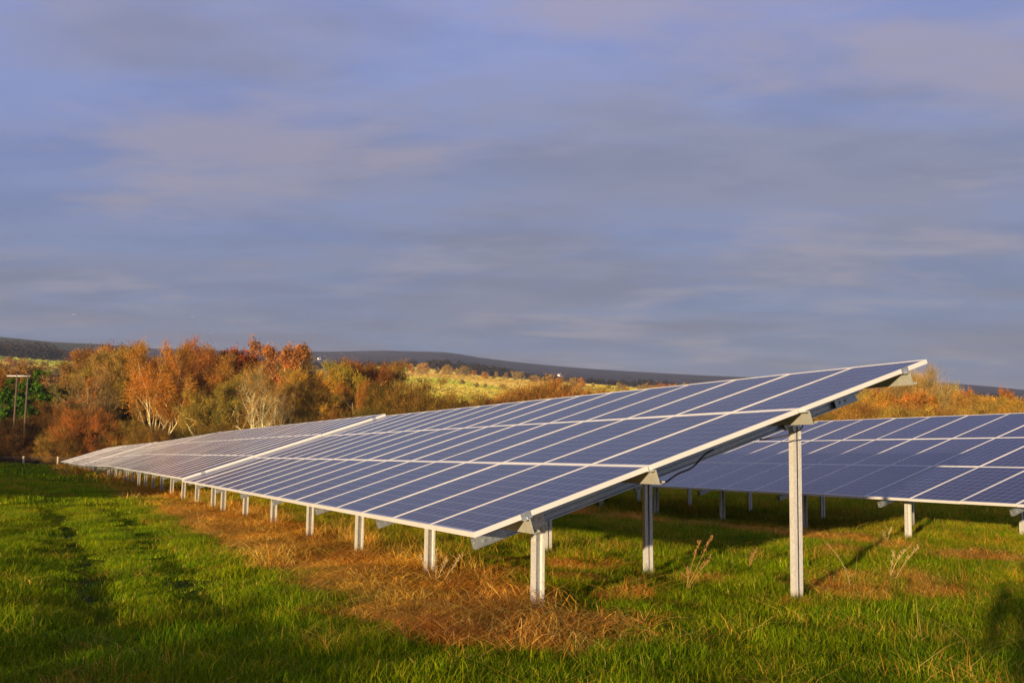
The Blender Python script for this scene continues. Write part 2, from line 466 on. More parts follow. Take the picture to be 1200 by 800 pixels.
def build_hills():
    az = np.concatenate([np.arange(95, 122, 1.5), np.arange(122, 188, .09), np.arange(188, 215, 1.5)])
    r = np.exp(np.linspace(math.log(172), math.log(7000), 330))
    A, Rr = np.meshgrid(np.radians(az), r)
    X = CAM.x + Rr * np.cos(A); Y = CAM.y + Rr * np.sin(A); Z = ground_z(X, Y) - .25
    na, nr = len(az), len(r)
    i = np.arange(na - 1)[None, :] + np.arange(nr - 1)[:, None] * na
    F4 = np.stack([i, i + 1, i + 1 + na, i + na], -1).reshape(-1, 4)
    Ad = np.degrees(A)
    # patchwork of fields: sheared, wobbly grid in metres
    u = (X * .83 + Y * .56 + 40 * fbm(X, Y, 51, 2, 900.)) / 260; v = (-X * .56 + Y * .83 + 40 * fbm(X, Y, 52, 2, 900.)) / 150
    ci = (np.floor(u) * 7 + np.floor(v) * 13 + np.floor(u) * np.floor(v) * 3).astype(int) % 6
    pal = np.array([[.20, .19, .028], [.25, .20, .05], [.17, .17, .028], [.30, .21, .07], [.23, .20, .035], [.24, .15, .045]])
    col = pal[ci] * 2.1
    edge = np.minimum(np.abs(u - np.round(u)) * 260, np.abs(v - np.round(v)) * 150) < 5
    col = np.where(edge[..., None], np.array([.09, .06, .02]), col)
    # rough orange ground close behind the wood
    w = np.clip((430 - Rr) / 120, 0, 1)[..., None]; col = col * (1 - w) + np.array([.17, .10, .035]) * w
    # left-hand valley side and the heather ridge
    foot = 1330 + 130 * fbm(X, Y, 61, 3, 700.)
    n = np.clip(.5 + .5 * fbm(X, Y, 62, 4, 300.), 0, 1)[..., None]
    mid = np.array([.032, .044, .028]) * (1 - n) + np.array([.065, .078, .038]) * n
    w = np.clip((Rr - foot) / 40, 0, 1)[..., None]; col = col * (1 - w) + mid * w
    shaded_heath = np.array([.078, .088, .135]) * (1 - n) + np.array([.120, .120, .165]) * n  # heather colour with cloud shade and some blue of the haze painted in
    w = np.clip((Rr - (1620 + 90 * fbm(X, Y, 63, 3, 500.))) / 60, 0, 1)[..., None]; col = col * (1 - w) + shaded_heath * w
    down = np.array([.060, .075, .045])
    w = (np.clip((Ad - 176.2) / 1.6, 0, 1) * np.clip((Rr - 1850 - (182 - Ad) * 20) / 200, 0, 1))[..., None]; col = col * (1 - w) + down * w
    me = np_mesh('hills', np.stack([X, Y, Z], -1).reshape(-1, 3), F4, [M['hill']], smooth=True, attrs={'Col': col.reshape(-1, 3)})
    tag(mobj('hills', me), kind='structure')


build_ground(); build_hills()


def field_cover():
    """long grass standing on the far fields: one mass nobody could count"""
    r_ = np.random.default_rng(12); n = 70000
    px = r_.uniform(425, 915, n); di = np.sqrt(r_.uniform(330 ** 2, 1330 ** 2, n))
    k = n // 10; px[:k] = r_.uniform(-60, 160, k); di[:k] = r_.uniform(420, 1230, k)
    hd = np.array([tuple(heading(p)) for p in px]); X = CAM.x + hd[:, 0] * di; Y = CAM.y + hd[:, 1] * di
    u = (X * .83 + Y * .56 + 40 * fbm(X, Y, 51, 2, 900.)) / 260; v = (-X * .56 + Y * .83 + 40 * fbm(X, Y, 52, 2, 900.)) / 150
    ci = (np.floor(u) * 7 + np.floor(v) * 13 + np.floor(u) * np.floor(v) * 3).astype(int) % 6
    pal = np.array([[.36, .35, .045], [.46, .36, .08], [.36, .35, .05], [.52, .38, .12], [.42, .38, .055], [.42, .27, .07]])
    C = pal[ci] * r_.uniform(.88, 1.12, (n, 1)); Z = ground_z(X, Y) - .3
    th = r_.uniform(0, 6.283, n); w = r_.uniform(1.5, 3, n); h = r_.uniform(.35, .75, n)
    dx, dy = np.cos(th) * w, np.sin(th) * w
    V = np.stack([np.stack([X - dx, Y - dy, Z], -1), np.stack([X + dx, Y + dy, Z], -1), np.stack([X + dx * .8, Y + dy * .8, Z + h + .1], -1), np.stack([X - dx * .8, Y - dy * .8, Z + h], -1)], 1).reshape(-1, 3)
    me = np_mesh('field_grass', V, np.arange(n * 4).reshape(n, 4), [M['grass']], attrs={'Col': np.repeat(C[:, None], 4, 1).reshape(-1, 3)})
    tag(mobj('field_grass', me), 'sunlit yellow green grass of the fields on the far slope', 'grass', kind='stuff')


field_cover()

# ------------------------------------------------------------------ solar tables
TILT = R(18.5); CT, ST = math.cos(TILT), math.sin(TILT)
PW, PL, PITCH, ROWP = .999, 1.650, 1.012, 1.665
FH = .042


def panel_meshes():
    hw, hl, t = PW / 2, PL / 2, .0115
    # glass with its cells
    me = bpy.data.meshes.new('solar_panel')
    v = [(-hw + t, -hl + t, -.004), (hw - t, -hl + t, -.004), (hw - t, hl - t, -.004), (-hw + t, hl - t, -.004),
         (-hw + t, -hl + t, -.012), (hw - t, -hl + t, -.012), (hw - t, hl - t, -.012), (-hw + t, hl - t, -.012)]
    me.from_pydata(v, [], [(0, 1, 2, 3), (7, 6, 5, 4)])
    uv = me.uv_layers.new(name='cells'); cw = .1575
    for li, l in enumerate(me.loops):
        x, y, z = v[l.vertex_index]; uv.data[li].uv = (x / cw + 3, y / cw + 5)
    me.materials.append(M['cells']); me.materials.append(M['frame']); me.polygons[1].material_index = 1
    b = MB()
    # four mitred-looking bars, butted
    b.box((-hw, -hl, -FH), (hw, -hl + t, 0)); b.box((-hw, hl - t, -FH), (hw, hl, 0))
    b.box((-hw, -hl + t, -FH), (-hw + t, hl - t, 0)); b.box((hw - t, -hl + t, -FH), (hw, hl - t, 0))
    fr = b.mesh('panel_frame', [M['frame']])
    return me, fr


GLASS, FRAME = panel_meshes()
POST_W = .102


def post_mesh(h, name, lip):
    b = MB()
    prof = lip_channel(POST_W, .062, lip, .005)
    b.prism(prof, lambda u, v, t: (u - .031, v, t), -.55, h)
    # bolt heads near the top
    for z in (h - .05, h - .11):
        b.box((.032, -.047, z - .009), (.038, -.034, z + .009)); b.box((.032, .034, z - .009), (.038, .047, z + .009))
    return b.mesh(name, [M['galv']])


def slope_pt(s, n):  # slope distance, offset along the normal -> local y,z relative to the low edge
    return s * CT - n * ST, s * ST + n * CT


LOW = .70
FY, RY = .85, 3.60
hF = LOW + (FY / CT) * ST - .268 / CT; hR = LOW + (RY / CT) * ST - .268 / CT
POSTF, POSTR = post_mesh(hF, 'front_post', .021), post_mesh(hR, 'rear_post', .040)


def rafter_mesh():
    b = MB(); prof = [(0, -.048), (.05, -.048), (.05, -.036), (.006, -.036), (.006, .036), (.05, .036), (.05, .048), (0, .048)]
    b.prism([(u, v) for u, v in prof], lambda u, v, t: (u, *slope_pt(t, -.222 + v)), .22, 4.60)
    b.prism([(0, -.010), (.010, -.006), (.010, .006), (0, .010)], lambda u, v, t: (u + .007, *slope_pt(t, -.222 + v)), .24, 4.58)
    for s in (.34, 4.50):   # end plates with bolts
        b.box((0, 0, 0), (0, 0, 0)) if False else None
        lo = .24 if s < 1 else 4.30
        b.prism([(.051, -.040), (.056, -.040), (.056, .040), (.051, .040)], lambda u, v, t: (u, *slope_pt(t, -.222 + v)), lo, lo + .28)
        for q in (.06, .13):
            b.prism([(.057, -.012), (.066, -.012), (.066, .012), (.057, .012)], lambda u, v, t: (u, *slope_pt(t, -.222 + v)), lo + q, lo + q + .024)
    return b.mesh('rafter', [M['galv_rafter']])


def bracket_mesh():
    """bolted cleat between a post head and the rafter"""
    b = MB()
    b.box((.052, -.09, -.02), (.060, .09, .10)); b.box((-.045, -.09, -.012), (.052, .09, -.004))
    for y in (-.05, 0.0, .05):
        b.box((.060, y - .012, .045), (.070, y + .012, .069))
    return b.mesh('post_bracket', [M['galv']])


RAFTER, BRACKET = rafter_mesh(), bracket_mesh()


def purlin_mesh(length):
    b = MB(); t = .004
    top, bot = -FH - .003, -.172
    prof = [(0, bot), (.055, bot), (.055, bot + .014), (.051, bot + .014), (.051, bot + t), (t, bot + t), (t, top), (-.045, top), (-.045, top - t), (0, top - t)]
    b.prism(prof, lambda u, v, x: (x, *slope_pt(u, v)), -length - .05, .05)
    return b.mesh('purlin', [M['purlin']])


def clamp_mesh():
    b = MB()
    b.box((.001, -.045, -.050), (.022, .045, -.045)); b.box((.001, -.045, -.045), (.0045, .045, .002)); b.box((-.010, -.045, .0015), (.0045, .045, .0045))
    b.tube([(.013, 0, -.056), (.013, 0, -.034)], .006, 6)
    return b.mesh('end_clamp', [M['galv_rafter']])


CLAMP = clamp_mesh()
PS = [.47, 1.69, 3.40, 4.68]


def solar_table(x0, y0, zlow, n, drop, label, first=.6, step=2.67, cable=False):
    t = empty('solar_table', (x0, y0, zlow - LOW), (0, -math.atan(drop / (n * PITCH)), 0))
    tag(t, label, 'solar table', 'tilted solar tables of the farm')
    ln = n * PITCH
    for i in range(n):
        for j in range(3):
            y, z = slope_pt((j + .5) * ROWP, 0)
            jr = rng.normal(0, 1, 3)
            p = mobj('solar_panel', GLASS, t, (-(i + .5) * PITCH, y, LOW + z + jr[0] * .0012), (TILT + jr[1] * .0011, jr[2] * .0014, 0))
            mobj('panel_frame', FRAME, p)
    pm = purlin_mesh(ln)
    for s in PS:
        y, z = slope_pt(s, 0)
        mobj('purlin', pm, t, (0, y, LOW + z))
        if s in (.47, 4.68): mobj('end_clamp', CLAMP, t, (-(PITCH - PW) / 2, y, LOW + z), (TILT, 0, 0))
    k = 0
    while first + k * step < ln - .2:
        x = -(first + k * step); k += 1
        mobj('rafter', RAFTER, t, (x - .095, 0, LOW))
        for yy, hh, pmh in ((FY, hF, POSTF), (RY, hR, POSTR)):
            p = mobj('post', pmh, t, (x, yy, 0), (rng.normal(0, .006), rng.normal(0, .006), rng.normal(0, .03)))
            mobj('post_bracket', BRACKET, t, (x - .085, yy, hh), (TILT, 0, 0))
    if cable:
        pts = []
        for a in np.linspace(0, 1, 22):
            s = 1.72 + a * .95; sag = -.17 - .05 * math.sin(math.pi * (a ** .7)) - .012 * math.sin(a * 13)
            y, z = slope_pt(s, sag); pts.append((-.10 - .40 * a, y, LOW + z))
        b = MB(); b.tube(pts, .009, 6); cm = b.mesh('cable', [M['cable']], True); mobj('cable', cm, t)
        pts = [(-.30 - .1 * math.sin(a * 6), *[q for q in (slope_pt(3.05 + a * .5, -.20 - .05 * math.sin(a * math.pi))[0], LOW + slope_pt(3.05 + a * .5, -.20 - .05 * math.sin(a * math.pi))[1])]) for a in np.linspace(0, 1, 10)]
        b = MB(); b.tube(pts, .007, 6); mobj('cable', b.mesh('cable', [M['cable']], True), t)
    return t


solar_table(0, 0, LOW, 17, 0.0, 'nearest solar table, its open right end and steel posts in front of the grass', cable=True)
xx = -17 * PITCH - .03
solar_table(xx, .02, LOW + .045, 25, .0, 'solar table in the front row directly beyond the nearest one, bright seam between them', first=.9)
xx -= 25 * PITCH + .03
solar_table(xx, .0, LOW + .03, 25, .23, 'third solar table of the front row, greyish with its panels merging together', first=.9)
xx -= 25 * PITCH + .03
solar_table(xx, .0, LOW - .17, 25, .09, 'fourth solar table of the front row, pale and narrow near the fence', first=.9)
xx -= 25 * PITCH + .03
solar_table(xx, .0, LOW - .23, 26, .14, 'last and farthest solar table of the front row, ending beside the hedge', first=.9)
X2 = -5.333 + 8 * PITCH; Y2 = 9.773
solar_table(X2, Y2, LOW + .0228, 25, 0, 'solar table of the second row, seen behind the tall rear post on the right', first=X2 + 6.16 - 3 * 2.67 + .06)
solar_table(X2 - 25 * PITCH - .03, Y2, LOW + .02, 25, 0, 'second row solar table farther along, mostly hidden behind the nearest table', first=.9)

# ------------------------------------------------------------------ grass, straw and tall dry stems
def blades(n, rad, hmin, hmax, wid, lean, cols, seed, flat=0.0, seg=3):
    """n curved tapering blades scattered over a disc; cols: list of (rgb, weight)"""
    r = np.random.default_rng(seed)
    a = r.uniform(0, 2 * math.pi, n); q = np.sqrt(r.uniform(0, 1, n)) * rad
    bx, by = q * np.cos(a), q * np.sin(a)
    h = r.uniform(hmin, hmax, n) * (1 - .35 * (q / rad) ** 2)
    d = r.uniform(0, 2 * math.pi, n); ln = np.abs(r.normal(lean, lean * .45, n))
    fw = r.uniform(0, 2 * math.pi, n); wv = wid * r.uniform(.6, 1.3, n)
    V = []
    for s in range(seg + 1):
        t = s / seg
        if flat:
            hz = h * .5 * np.sin(math.pi * min(t * 1.0, 1)) * flat + .012 + r.uniform(0, .03, n); out = t * ln * h
        else:
            hz = h * (t - .35 * t * t * np.clip(ln, 0, 1.2)); out = h * ln * t * t
        cx = bx + np.cos(d) * out; cy = by + np.sin(d) * out
        ww = wv * (1 - t) ** .7 * .5 if s < seg else wv * 0 + wid * .06
        V.append(np.stack([cx - np.cos(fw) * ww, cy - np.sin(fw) * ww, hz - .01 * (s == 0)], -1)); V.append(np.stack([cx + np.cos(fw) * ww, cy + np.sin(fw) * ww, hz - .01 * (s == 0)], -1))
    V = np.stack(V, 1); nv = 2 * (seg + 1)
    base = (np.arange(n) * nv)[:, None]
    Fs = np.concatenate([base + np.array([2 * s, 2 * s + 1, 2 * s + 3, 2 * s + 2]) for s in range(seg)], 0)
    wts = np.array([c[1] for c in cols]); ch = r.choice(len(cols), n, p=wts / wts.sum())
    C = np.array([c[0] for c in cols])[ch] * r.uniform(.75, 1.25, (n, 1))
    C = np.repeat(C[:, None], nv, 1)
    return V.reshape(-1, 3), Fs, C.reshape(-1, 3)


def veg_proto(name, parts, mat):
    V, Fq, C, o = [], [], [], 0
    for v, f, c in parts: V.append(v); Fq.append(f + o); C.append(c); o += len(v)
    me = np_mesh(name, np.concatenate(V), np.concatenate(Fq), [mat], attrs={'Col': np.concatenate(C)})
    return bpy.data.objects.new(name, me)


G1, G2, G3, G4 = (.185, .285, .004), (.280, .345, .005), (.070, .150, .003), (.42, .38, .028)
D1, D2, D3, D4 = (.76, .41, .072), (.66, .28, .038), (.84, .57, .17), (.34, .14, .022)


def protos(kind, k=4):
    res = []
    for i in range(k):
        s = hash((len(kind), i)) % 1000 + i * 17 + {'g': 1, 's': 2, 't': 3, 'm': 4, 'G': 5, 'S': 6, 'M': 7, 'H': 8, 'T': 9}[kind] * 31
        if kind == 'g': p = [blades(560, .34, .04, .125, .0062, .6, [(G1, 4), (G2, 4), (G3, 3), (G4, 1.2), (D3, .25)], s)]
        if kind == 's': p = [blades(250, .40, .25, .55, .0055, 1.0, [(D1, 4), (D2, 3), (D3, 2.2), (D4, 1.2)], s, flat=.6, seg=4), blades(260, .34, .07, .20, .0055, .9, [(D1, 3), (D2, 3), (G4, .5)], s + 5)]
        if kind == 't': p = [blades(30, .20, .25, .72, .0055, .6, [(D1, 4), (D3, 3), (D2, 1)], s), blades(60, .24, .12, .35, .006, .9, [(D1, 3), (D2, 3), (G4, 2), (G1, 1)], s + 3)]
        if kind == 'm': p = [blades(380, .34, .06, .20, .0068, .8, [(G1, 3), (G2, 2.5), (G3, 2), (G4, 2), (D1, 1.2), (D2, .6)], s), blades(7, .3, .2, .45, .004, 1.6, [(D1, 2), (D3, 2)], s + 2)]
        if kind == 'G': p = [blades(620, .80, .06, .17, .016, .6, [(G1, 4), (G2, 4), (G3, 2.5), (G4, 1.2)], s, seg=2)]
        if kind == 'S': p = [blades(420, .80, .3, .6, .013, 1.0, [(D1, 4), (D2, 4), (D3, 1.5), (D4, 2.5)], s, flat=.3, seg=3), blades(160, .7, .10, .38, .013, .8, [(D1, 3), (D2, 3), (D3, 1)], s + 5, seg=2)]
        if kind == 'M': p = [blades(420, .80, .08, .30, .016, .8, [(G1, 3), (G2, 2), (G4, 2), (D1, 2), (D2, 1.5)], s, seg=2)]
        if kind == 'H': p = [blades(800, 2.2, .07, .22, .045, .6, [(G1, 4), (G2, 4), (G3, 3), (G4, 1)], s, seg=2)]
        if kind == 'T': p = [blades(300, 1.6, .15, .55, .03, .6, [(D1, 4), (D2, 4), (D3, 1.5), (D4, 3)], s, seg=2)]
        res.append(veg_proto(kind, p, M['straw'] if kind in 'stST' else M['grass']))
    return res


def scatter(name, kind, pts, scl, hscl, label, cat):
    n = len(pts)
    if n == 0: return
    coll = bpy.data.collections.new(name + '_sources')
    pr = protos(kind)
    for i, o in enumerate(pr):
        o.name = 'source_%02d' % i; coll.objects.link(o)
    me = bpy.data.meshes.new(name); me.vertices.add(n); me.vertices.foreach_set('co', np.asarray(pts, np.float32).ravel())
    a = me.attributes.new('idx', 'INT', 'POINT'); a.data.foreach_set('value', rng.integers(0, len(pr), n).astype(np.int32))
    rot = np.stack([rng.normal(0, .07, n), rng.normal(0, .07, n), rng.uniform(0, 6.283, n)], -1).astype(np.float32)
    a = me.attributes.new('rot', 'FLOAT_VECTOR', 'POINT'); a.data.foreach_set('vector', rot.ravel())
    sv = np.stack([scl, scl, scl * hscl], -1).astype(np.float32)
    a = me.attributes.new('scl', 'FLOAT_VECTOR', 'POINT'); a.data.foreach_set('vector', sv.ravel())
    o = mobj(name, me); tag(o, label, cat, kind='stuff')
    ng = bpy.data.node_groups.new(name, 'GeometryNodeTree')
    ng.interface.new_socket('Geometry', in_out='INPUT', socket_type='NodeSocketGeometry'); ng.interface.new_socket('Geometry', in_out='OUTPUT', socket_type='NodeSocketGeometry')
    N = ng.nodes.new; L = ng.links.new
    gi, go = N('NodeGroupInput'), N('NodeGroupOutput')
    ip = N('GeometryNodeInstanceOnPoints'); ci = N('GeometryNodeCollectionInfo')
    ci.inputs['Collection'].default_value = coll; ci.inputs['Separate Children'].default_value = True; ci.inputs['Reset Children'].default_value = True
    def na(nm, t):
        x = N('GeometryNodeInputNamedAttribute'); x.data_type = t; x.inputs['Name'].default_value = nm
        return [s for s in x.outputs if s.enabled and s.name == 'Attribute'][0]
    L(gi.outputs[0], ip.inputs['Points']); L(ci.outputs[0], ip.inputs['Instance']); ip.inputs['Pick Instance'].default_value = True
    L(na('idx', 'INT'), ip.inputs['Instance Index'])
    e = N('FunctionNodeEulerToRotation'); L(na('rot', 'FLOAT_VECTOR'), e.inputs[0]); L(e.outputs[0], ip.inputs['Rotation'])
    L(na('scl', 'FLOAT_VECTOR'), ip.inputs['Scale']); L(ip.outputs[0], go.inputs[0])
    md = o.modifiers.new('instances', 'NODES'); md.node_group = ng
    return o


def candidates(rmin, rmax, sp, margin=6):
    """jittered grid of ground points in the wedge the photo looks over, with a little margin"""
    g = np.arange(-rmax, rmax, sp); X, Y = np.meshgrid(g, g)
    X = X.ravel() + rng.uniform(-.5, .5, X.size) * sp; Y = Y.ravel() + rng.uniform(-.5, .5, Y.size) * sp
    r = np.hypot(X, Y); az = (np.degrees(np.arctan2(Y, X)) % 360)
    k = (r >= rmin) & (r < rmax) & (az > 129 - margin) & (az < 182 + margin)
    X, Y = X[k] + CAM.x, Y[k] + CAM.y
    return X, Y


def field(rmin, rmax, sp, kinds, scale, lab):
    X, Y = candidates(rmin, rmax, sp)
    w = strip_w(X, Y); u = rng.uniform(0, 1, len(X))
    n1 = fbm(X, Y, 71, 3, 2.5)
    isS = u < w * 1.15 - .08
    under = (Y > 1.0) & (Y < 5.2) & (X < -5.5)
    # patches of coarser mixed growth
    isM = (~isS) & ((under & (u < .75)) | ((Y > .8) & (Y < 9.8) & (n1 > .45) & (u < .6)) | (u < .075) | ((Y > 9.9) & (u < .4)))
    isG = ~(isS | isM)
    tr = np.exp(-((Y + 2.62 + .12 * np.sin(X * .21)) / .34) ** 2) + .85 * np.exp(-((Y + 1.55 + .12 * np.sin(X * .19 + 1)) / .30) ** 2)
    tr = tr * np.clip((.5 - X) / 4, 0, 1)
    gone = (tr > .55) & (u * 7 % 1 < .62); isG &= ~gone; isM &= ~gone
    Z = ground_z(X, Y)
    for m, kd, (nm, lb, ct) in ((isG, kinds[0], lab[0]), (isM, kinds[1], lab[1]), (isS, kinds[2], lab[2])):
        P = np.stack([X[m], Y[m], Z[m]], -1); sc = rng.uniform(.8, 1.2, m.sum()) * scale
        hs = rng.uniform(.6, 1.3, m.sum()) * (1 - .75 * np.clip(tr[m], 0, 1)) * (1 + .38 * fbm(X[m], Y[m], 77, 3, 1.3))
        hs = hs * (1 - .3 * np.clip(w[m], 0, 1)) * (1 + .30 * np.clip(w[m], 0, 1) * fbm(X[m], Y[m], 79, 3, .8))
        scatter(nm, kd, P, sc, np.clip(hs, .3, 1.7), lb, ct)


field(2.5, 27, .245, 'gms', 1.0, [('grass', 'short bright green grass close to the camera', 'grass'), ('rough_grass', 'rough mixed green and dry grass under and behind the nearest table', 'rough grass'), ('straw', 'flattened orange straw along the nearest front posts', 'straw')])
field(27, 50, .55, 'GMS', 1.0, [('grass', 'green grass in the middle distance beside the tables', 'grass'), ('rough_grass', 'rough grass under the tables in the middle distance', 'rough grass'), ('straw', 'brown straw strip along the farther front posts', 'straw')])
field(50, 170, 1.9, 'HMT', 1.25, [('grass', 'dark green grass far off before the fence', 'grass'), ('rough_grass', 'rough grass far off around the tables', 'rough grass'), ('straw', 'brown straw at the far end of the front row', 'straw')])

# tall dry stems standing along the low edge of the front row
nt_ = 420
tx = -np.abs(rng.gamma(1.6, 9.0, nt_)) - 1.6; ty = .95 + rng.normal(0, .28, nt_) + .25
keep = (rng.uniform(0, 1, nt_) < np.clip(.4 + .5 * fbm(tx, ty, 91, 2, 2.0), .12, 1) * np.where(tx > -7, .4, 1))
tx, ty = tx[keep], ty[keep]
scatter('tall_dry_grass', 't', np.stack([tx, ty, ground_z(tx, ty)], -1), rng.uniform(.65, 1.05, len(tx)), rng.uniform(.7, 1.0, len(tx)), 'tall pale dry grass standing among the front posts', 'dry grass')
# scattered dry clumps in the green
cl = np.array([(-3.2, 1.5), (-2.3, 2.3), (-4.4, 7.4), (-1.6, 4.2), (-1.2, 4.5), (-.9, 4.9), (-.4, 4.35), (-1.9, 5.6), (-1.4, 5.9), (-2.2, 3.6), (-3.6, 2.8), (-.2, 5.2), (-1.2, 1.9), (-3.9, 3.4), (-4.8, 2.3)])
cl = np.repeat(cl, 3, 0) + rng.normal(0, .17, (len(cl) * 3, 2))
scatter('dry_grass_clumps', 's', np.stack([cl[:, 0], cl[:, 1], ground_z(cl[:, 0], cl[:, 1]) + .02], -1), rng.uniform(.45, .75, len(cl)), rng.uniform(.8, 1.4, len(cl)), 'small matted clumps of dry straw lying in the green grass', 'dry grass')


# ------------------------------------------------------------------ single dry weeds
def at_ground(px, py):
    d = AX * ((px - 600) / F) - AY * ((py - 400) / F) - AZ
    k = -CAM.z / d.z; p = CAM + d * k
    return p.x, p.y, gz(p.x, p.y)


STALK = plain('dry_weed_stalk', (.50, .26, .09), .8, var=.3)
STALKP = plain('pale_dry_stalk', (.62, .46, .22), .8, var=.25)


def weed(px, py, stems, label, mat, seed, heads=True):
    """stems: list of (lean to camera right in m, height in m, bend)"""
    rr = random.Random(seed); x, y, z = at_ground(px, py)
    t = empty('dry_weed', (x, y, z)); tag(t, label, 'dry weed')
    rt = Vector((AX.x, AX.y, 0)).normalized()
    for lean, h, bend in stems:
        b = MB(); pts = []
        off = rt * rr.uniform(-.06, .06)
        for i in range(9):
            a = i / 8; pts.append(off + rt * (lean * a + bend * a * a * a) + Vector((0, 0, -.03 + h * (a - .12 * abs(bend) * a ** 3 * 3))))
        b.tube(pts, [.0034 * (1 - .6 * i / 8) for i in range(9)], 5)
        for _ in range(3):
            i = rr.randrange(3, 8); p = pts[i]; e = p + rt * rr.uniform(-.10, .10) + Vector((0, 0, rr.uniform(.02, .10)))
            b.tube([p, e], [.0018, .001], 4)
        s = mobj('stem', b.mesh('stem', [mat], True), t)
        if heads:
            b = MB()
            for i in range(26):
                a = rr.uniform(.68, 1.0); j = min(7, int(a * 8)); p = pts[j].lerp(pts[j + 1], a * 8 - j) if j < 8 else pts[8]
                p = p + Vector((rr.uniform(-.012, .012), rr.uniform(-.012, .012), rr.uniform(-.02, .02)))
                b.tube([p, p + Vector((rr.uniform(-.012, .012), rr.uniform(-.012, .012), .016)), p + Vector((rr.uniform(-.02, .02), 0, .026))], [.001, .0036, .001], 4)
            mobj('seed_head', b.mesh('seed_head', [mat], True), s)


weed(806, 690, [(.28, .62, .02), (.12, .56, .04), (.22, .40, .05), (.05, .30, -.03)], 'reddish dry weed with seed heads leaning right, between the two rear posts', STALK, 1)
weed(1036, 682, [(.24, .50, .10), (.05, .42, .02), (.10, .52, .16)], 'pale dry weed rising from a straw clump in the grass, right of the tall post', STALKP, 2)
weed(1003, 690, [(-.10, .58, -.16)], 'single thin pale stem arching left in the grass behind the tall post', STALKP, 3, False)
weed(574, 742, [(.10, .12, .10), (.16, .06, .05)], 'short curled stem lying on the straw in front of the nearest post', STALKP, 4, False)
weed(508, 690, [(.22, .42, .05), (-.03, .46, .02), (.14, .38, .02), (-.12, .40, -.06)], 'tall straw coloured weed beside the second front post', STALKP, 5)
weed(1128, 748, [(.14, .09, .02)], 'broken pale stick poking from the grass at lower right', STALKP, 6, False)
weed(1040, 640, [(.05, .36, .05), (-.04, .30, -.03)], 'small dry weed in front of the second row post', STALKP, 7)
weed(880, 662, [(.09, .28, .02), (.02, .22, .04)], 'small brown weed just left of the tall rear post', STALK, 8)


# ------------------------------------------------------------------ trees
def grow(seed, H, stems, split, spread, depth=3, wob=.16, gnarl=.0):
    """skeleton of a tree: tubes for limbs, tips for the twigs"""
    rr = random.Random(seed); tubes = []; tips = []

    def limb(p, d, ln, r, lev):
        n = 6 if lev < 2 else 4; pts = [p.copy()]; rad = [r]; dd = d.copy()
        for i in range(n):
            dd = (dd + Vector((rr.gauss(0, wob), rr.gauss(0, wob), rr.gauss(0, wob * .5) + .05 - gnarl * .1))).normalized()
            p = p + dd * ln / n; pts.append(p.copy()); rad.append(r * (1 - .72 * (i + 1) / n))
        tubes.append((pts, rad, (7, 5, 4, 3)[min(lev, 3)]))
        if lev >= depth:
            tips.extend(pts[1:]); return
        k = rr.randint(4, 6) if lev else rr.randint(6, 9)
        for j in range(k):
            a = split + (1 - split) * (j + rr.random()) / k if lev == 0 else .25 + .75 * (j + rr.random()) / k
            f = a * n; i = min(n - 1, int(f)); q = pts[i].lerp(pts[i + 1], f - i)
            ax = Vector((rr.gauss(0, 1), rr.gauss(0, 1), rr.gauss(0, .35))).normalized()
            nd = (dd * (1 - spread) + ax * spread + Vector((0, 0, .25))).normalized()
            limb(q, nd, ln * rr.uniform(.38, .62) * (1.15 - .45 * a), max(.012, rad[i] * .55), lev + 1)
        if lev > 0: tips.extend(pts[3:])
    for s in range(stems):
        a = rr.uniform(0, 6.28) if stems > 1 else 0; tl = .28 if stems > 1 else .03
        a = 6.28 * s / stems + rr.uniform(-.5, .5)
        limb(Vector((.12 * math.cos(a), .12 * math.sin(a), -.4)), Vector((tl * math.cos(a), tl * math.sin(a), 1)).normalized(), H * rr.uniform(.78, .95), H * .029 / math.sqrt(stems), 0)
    return tubes, tips


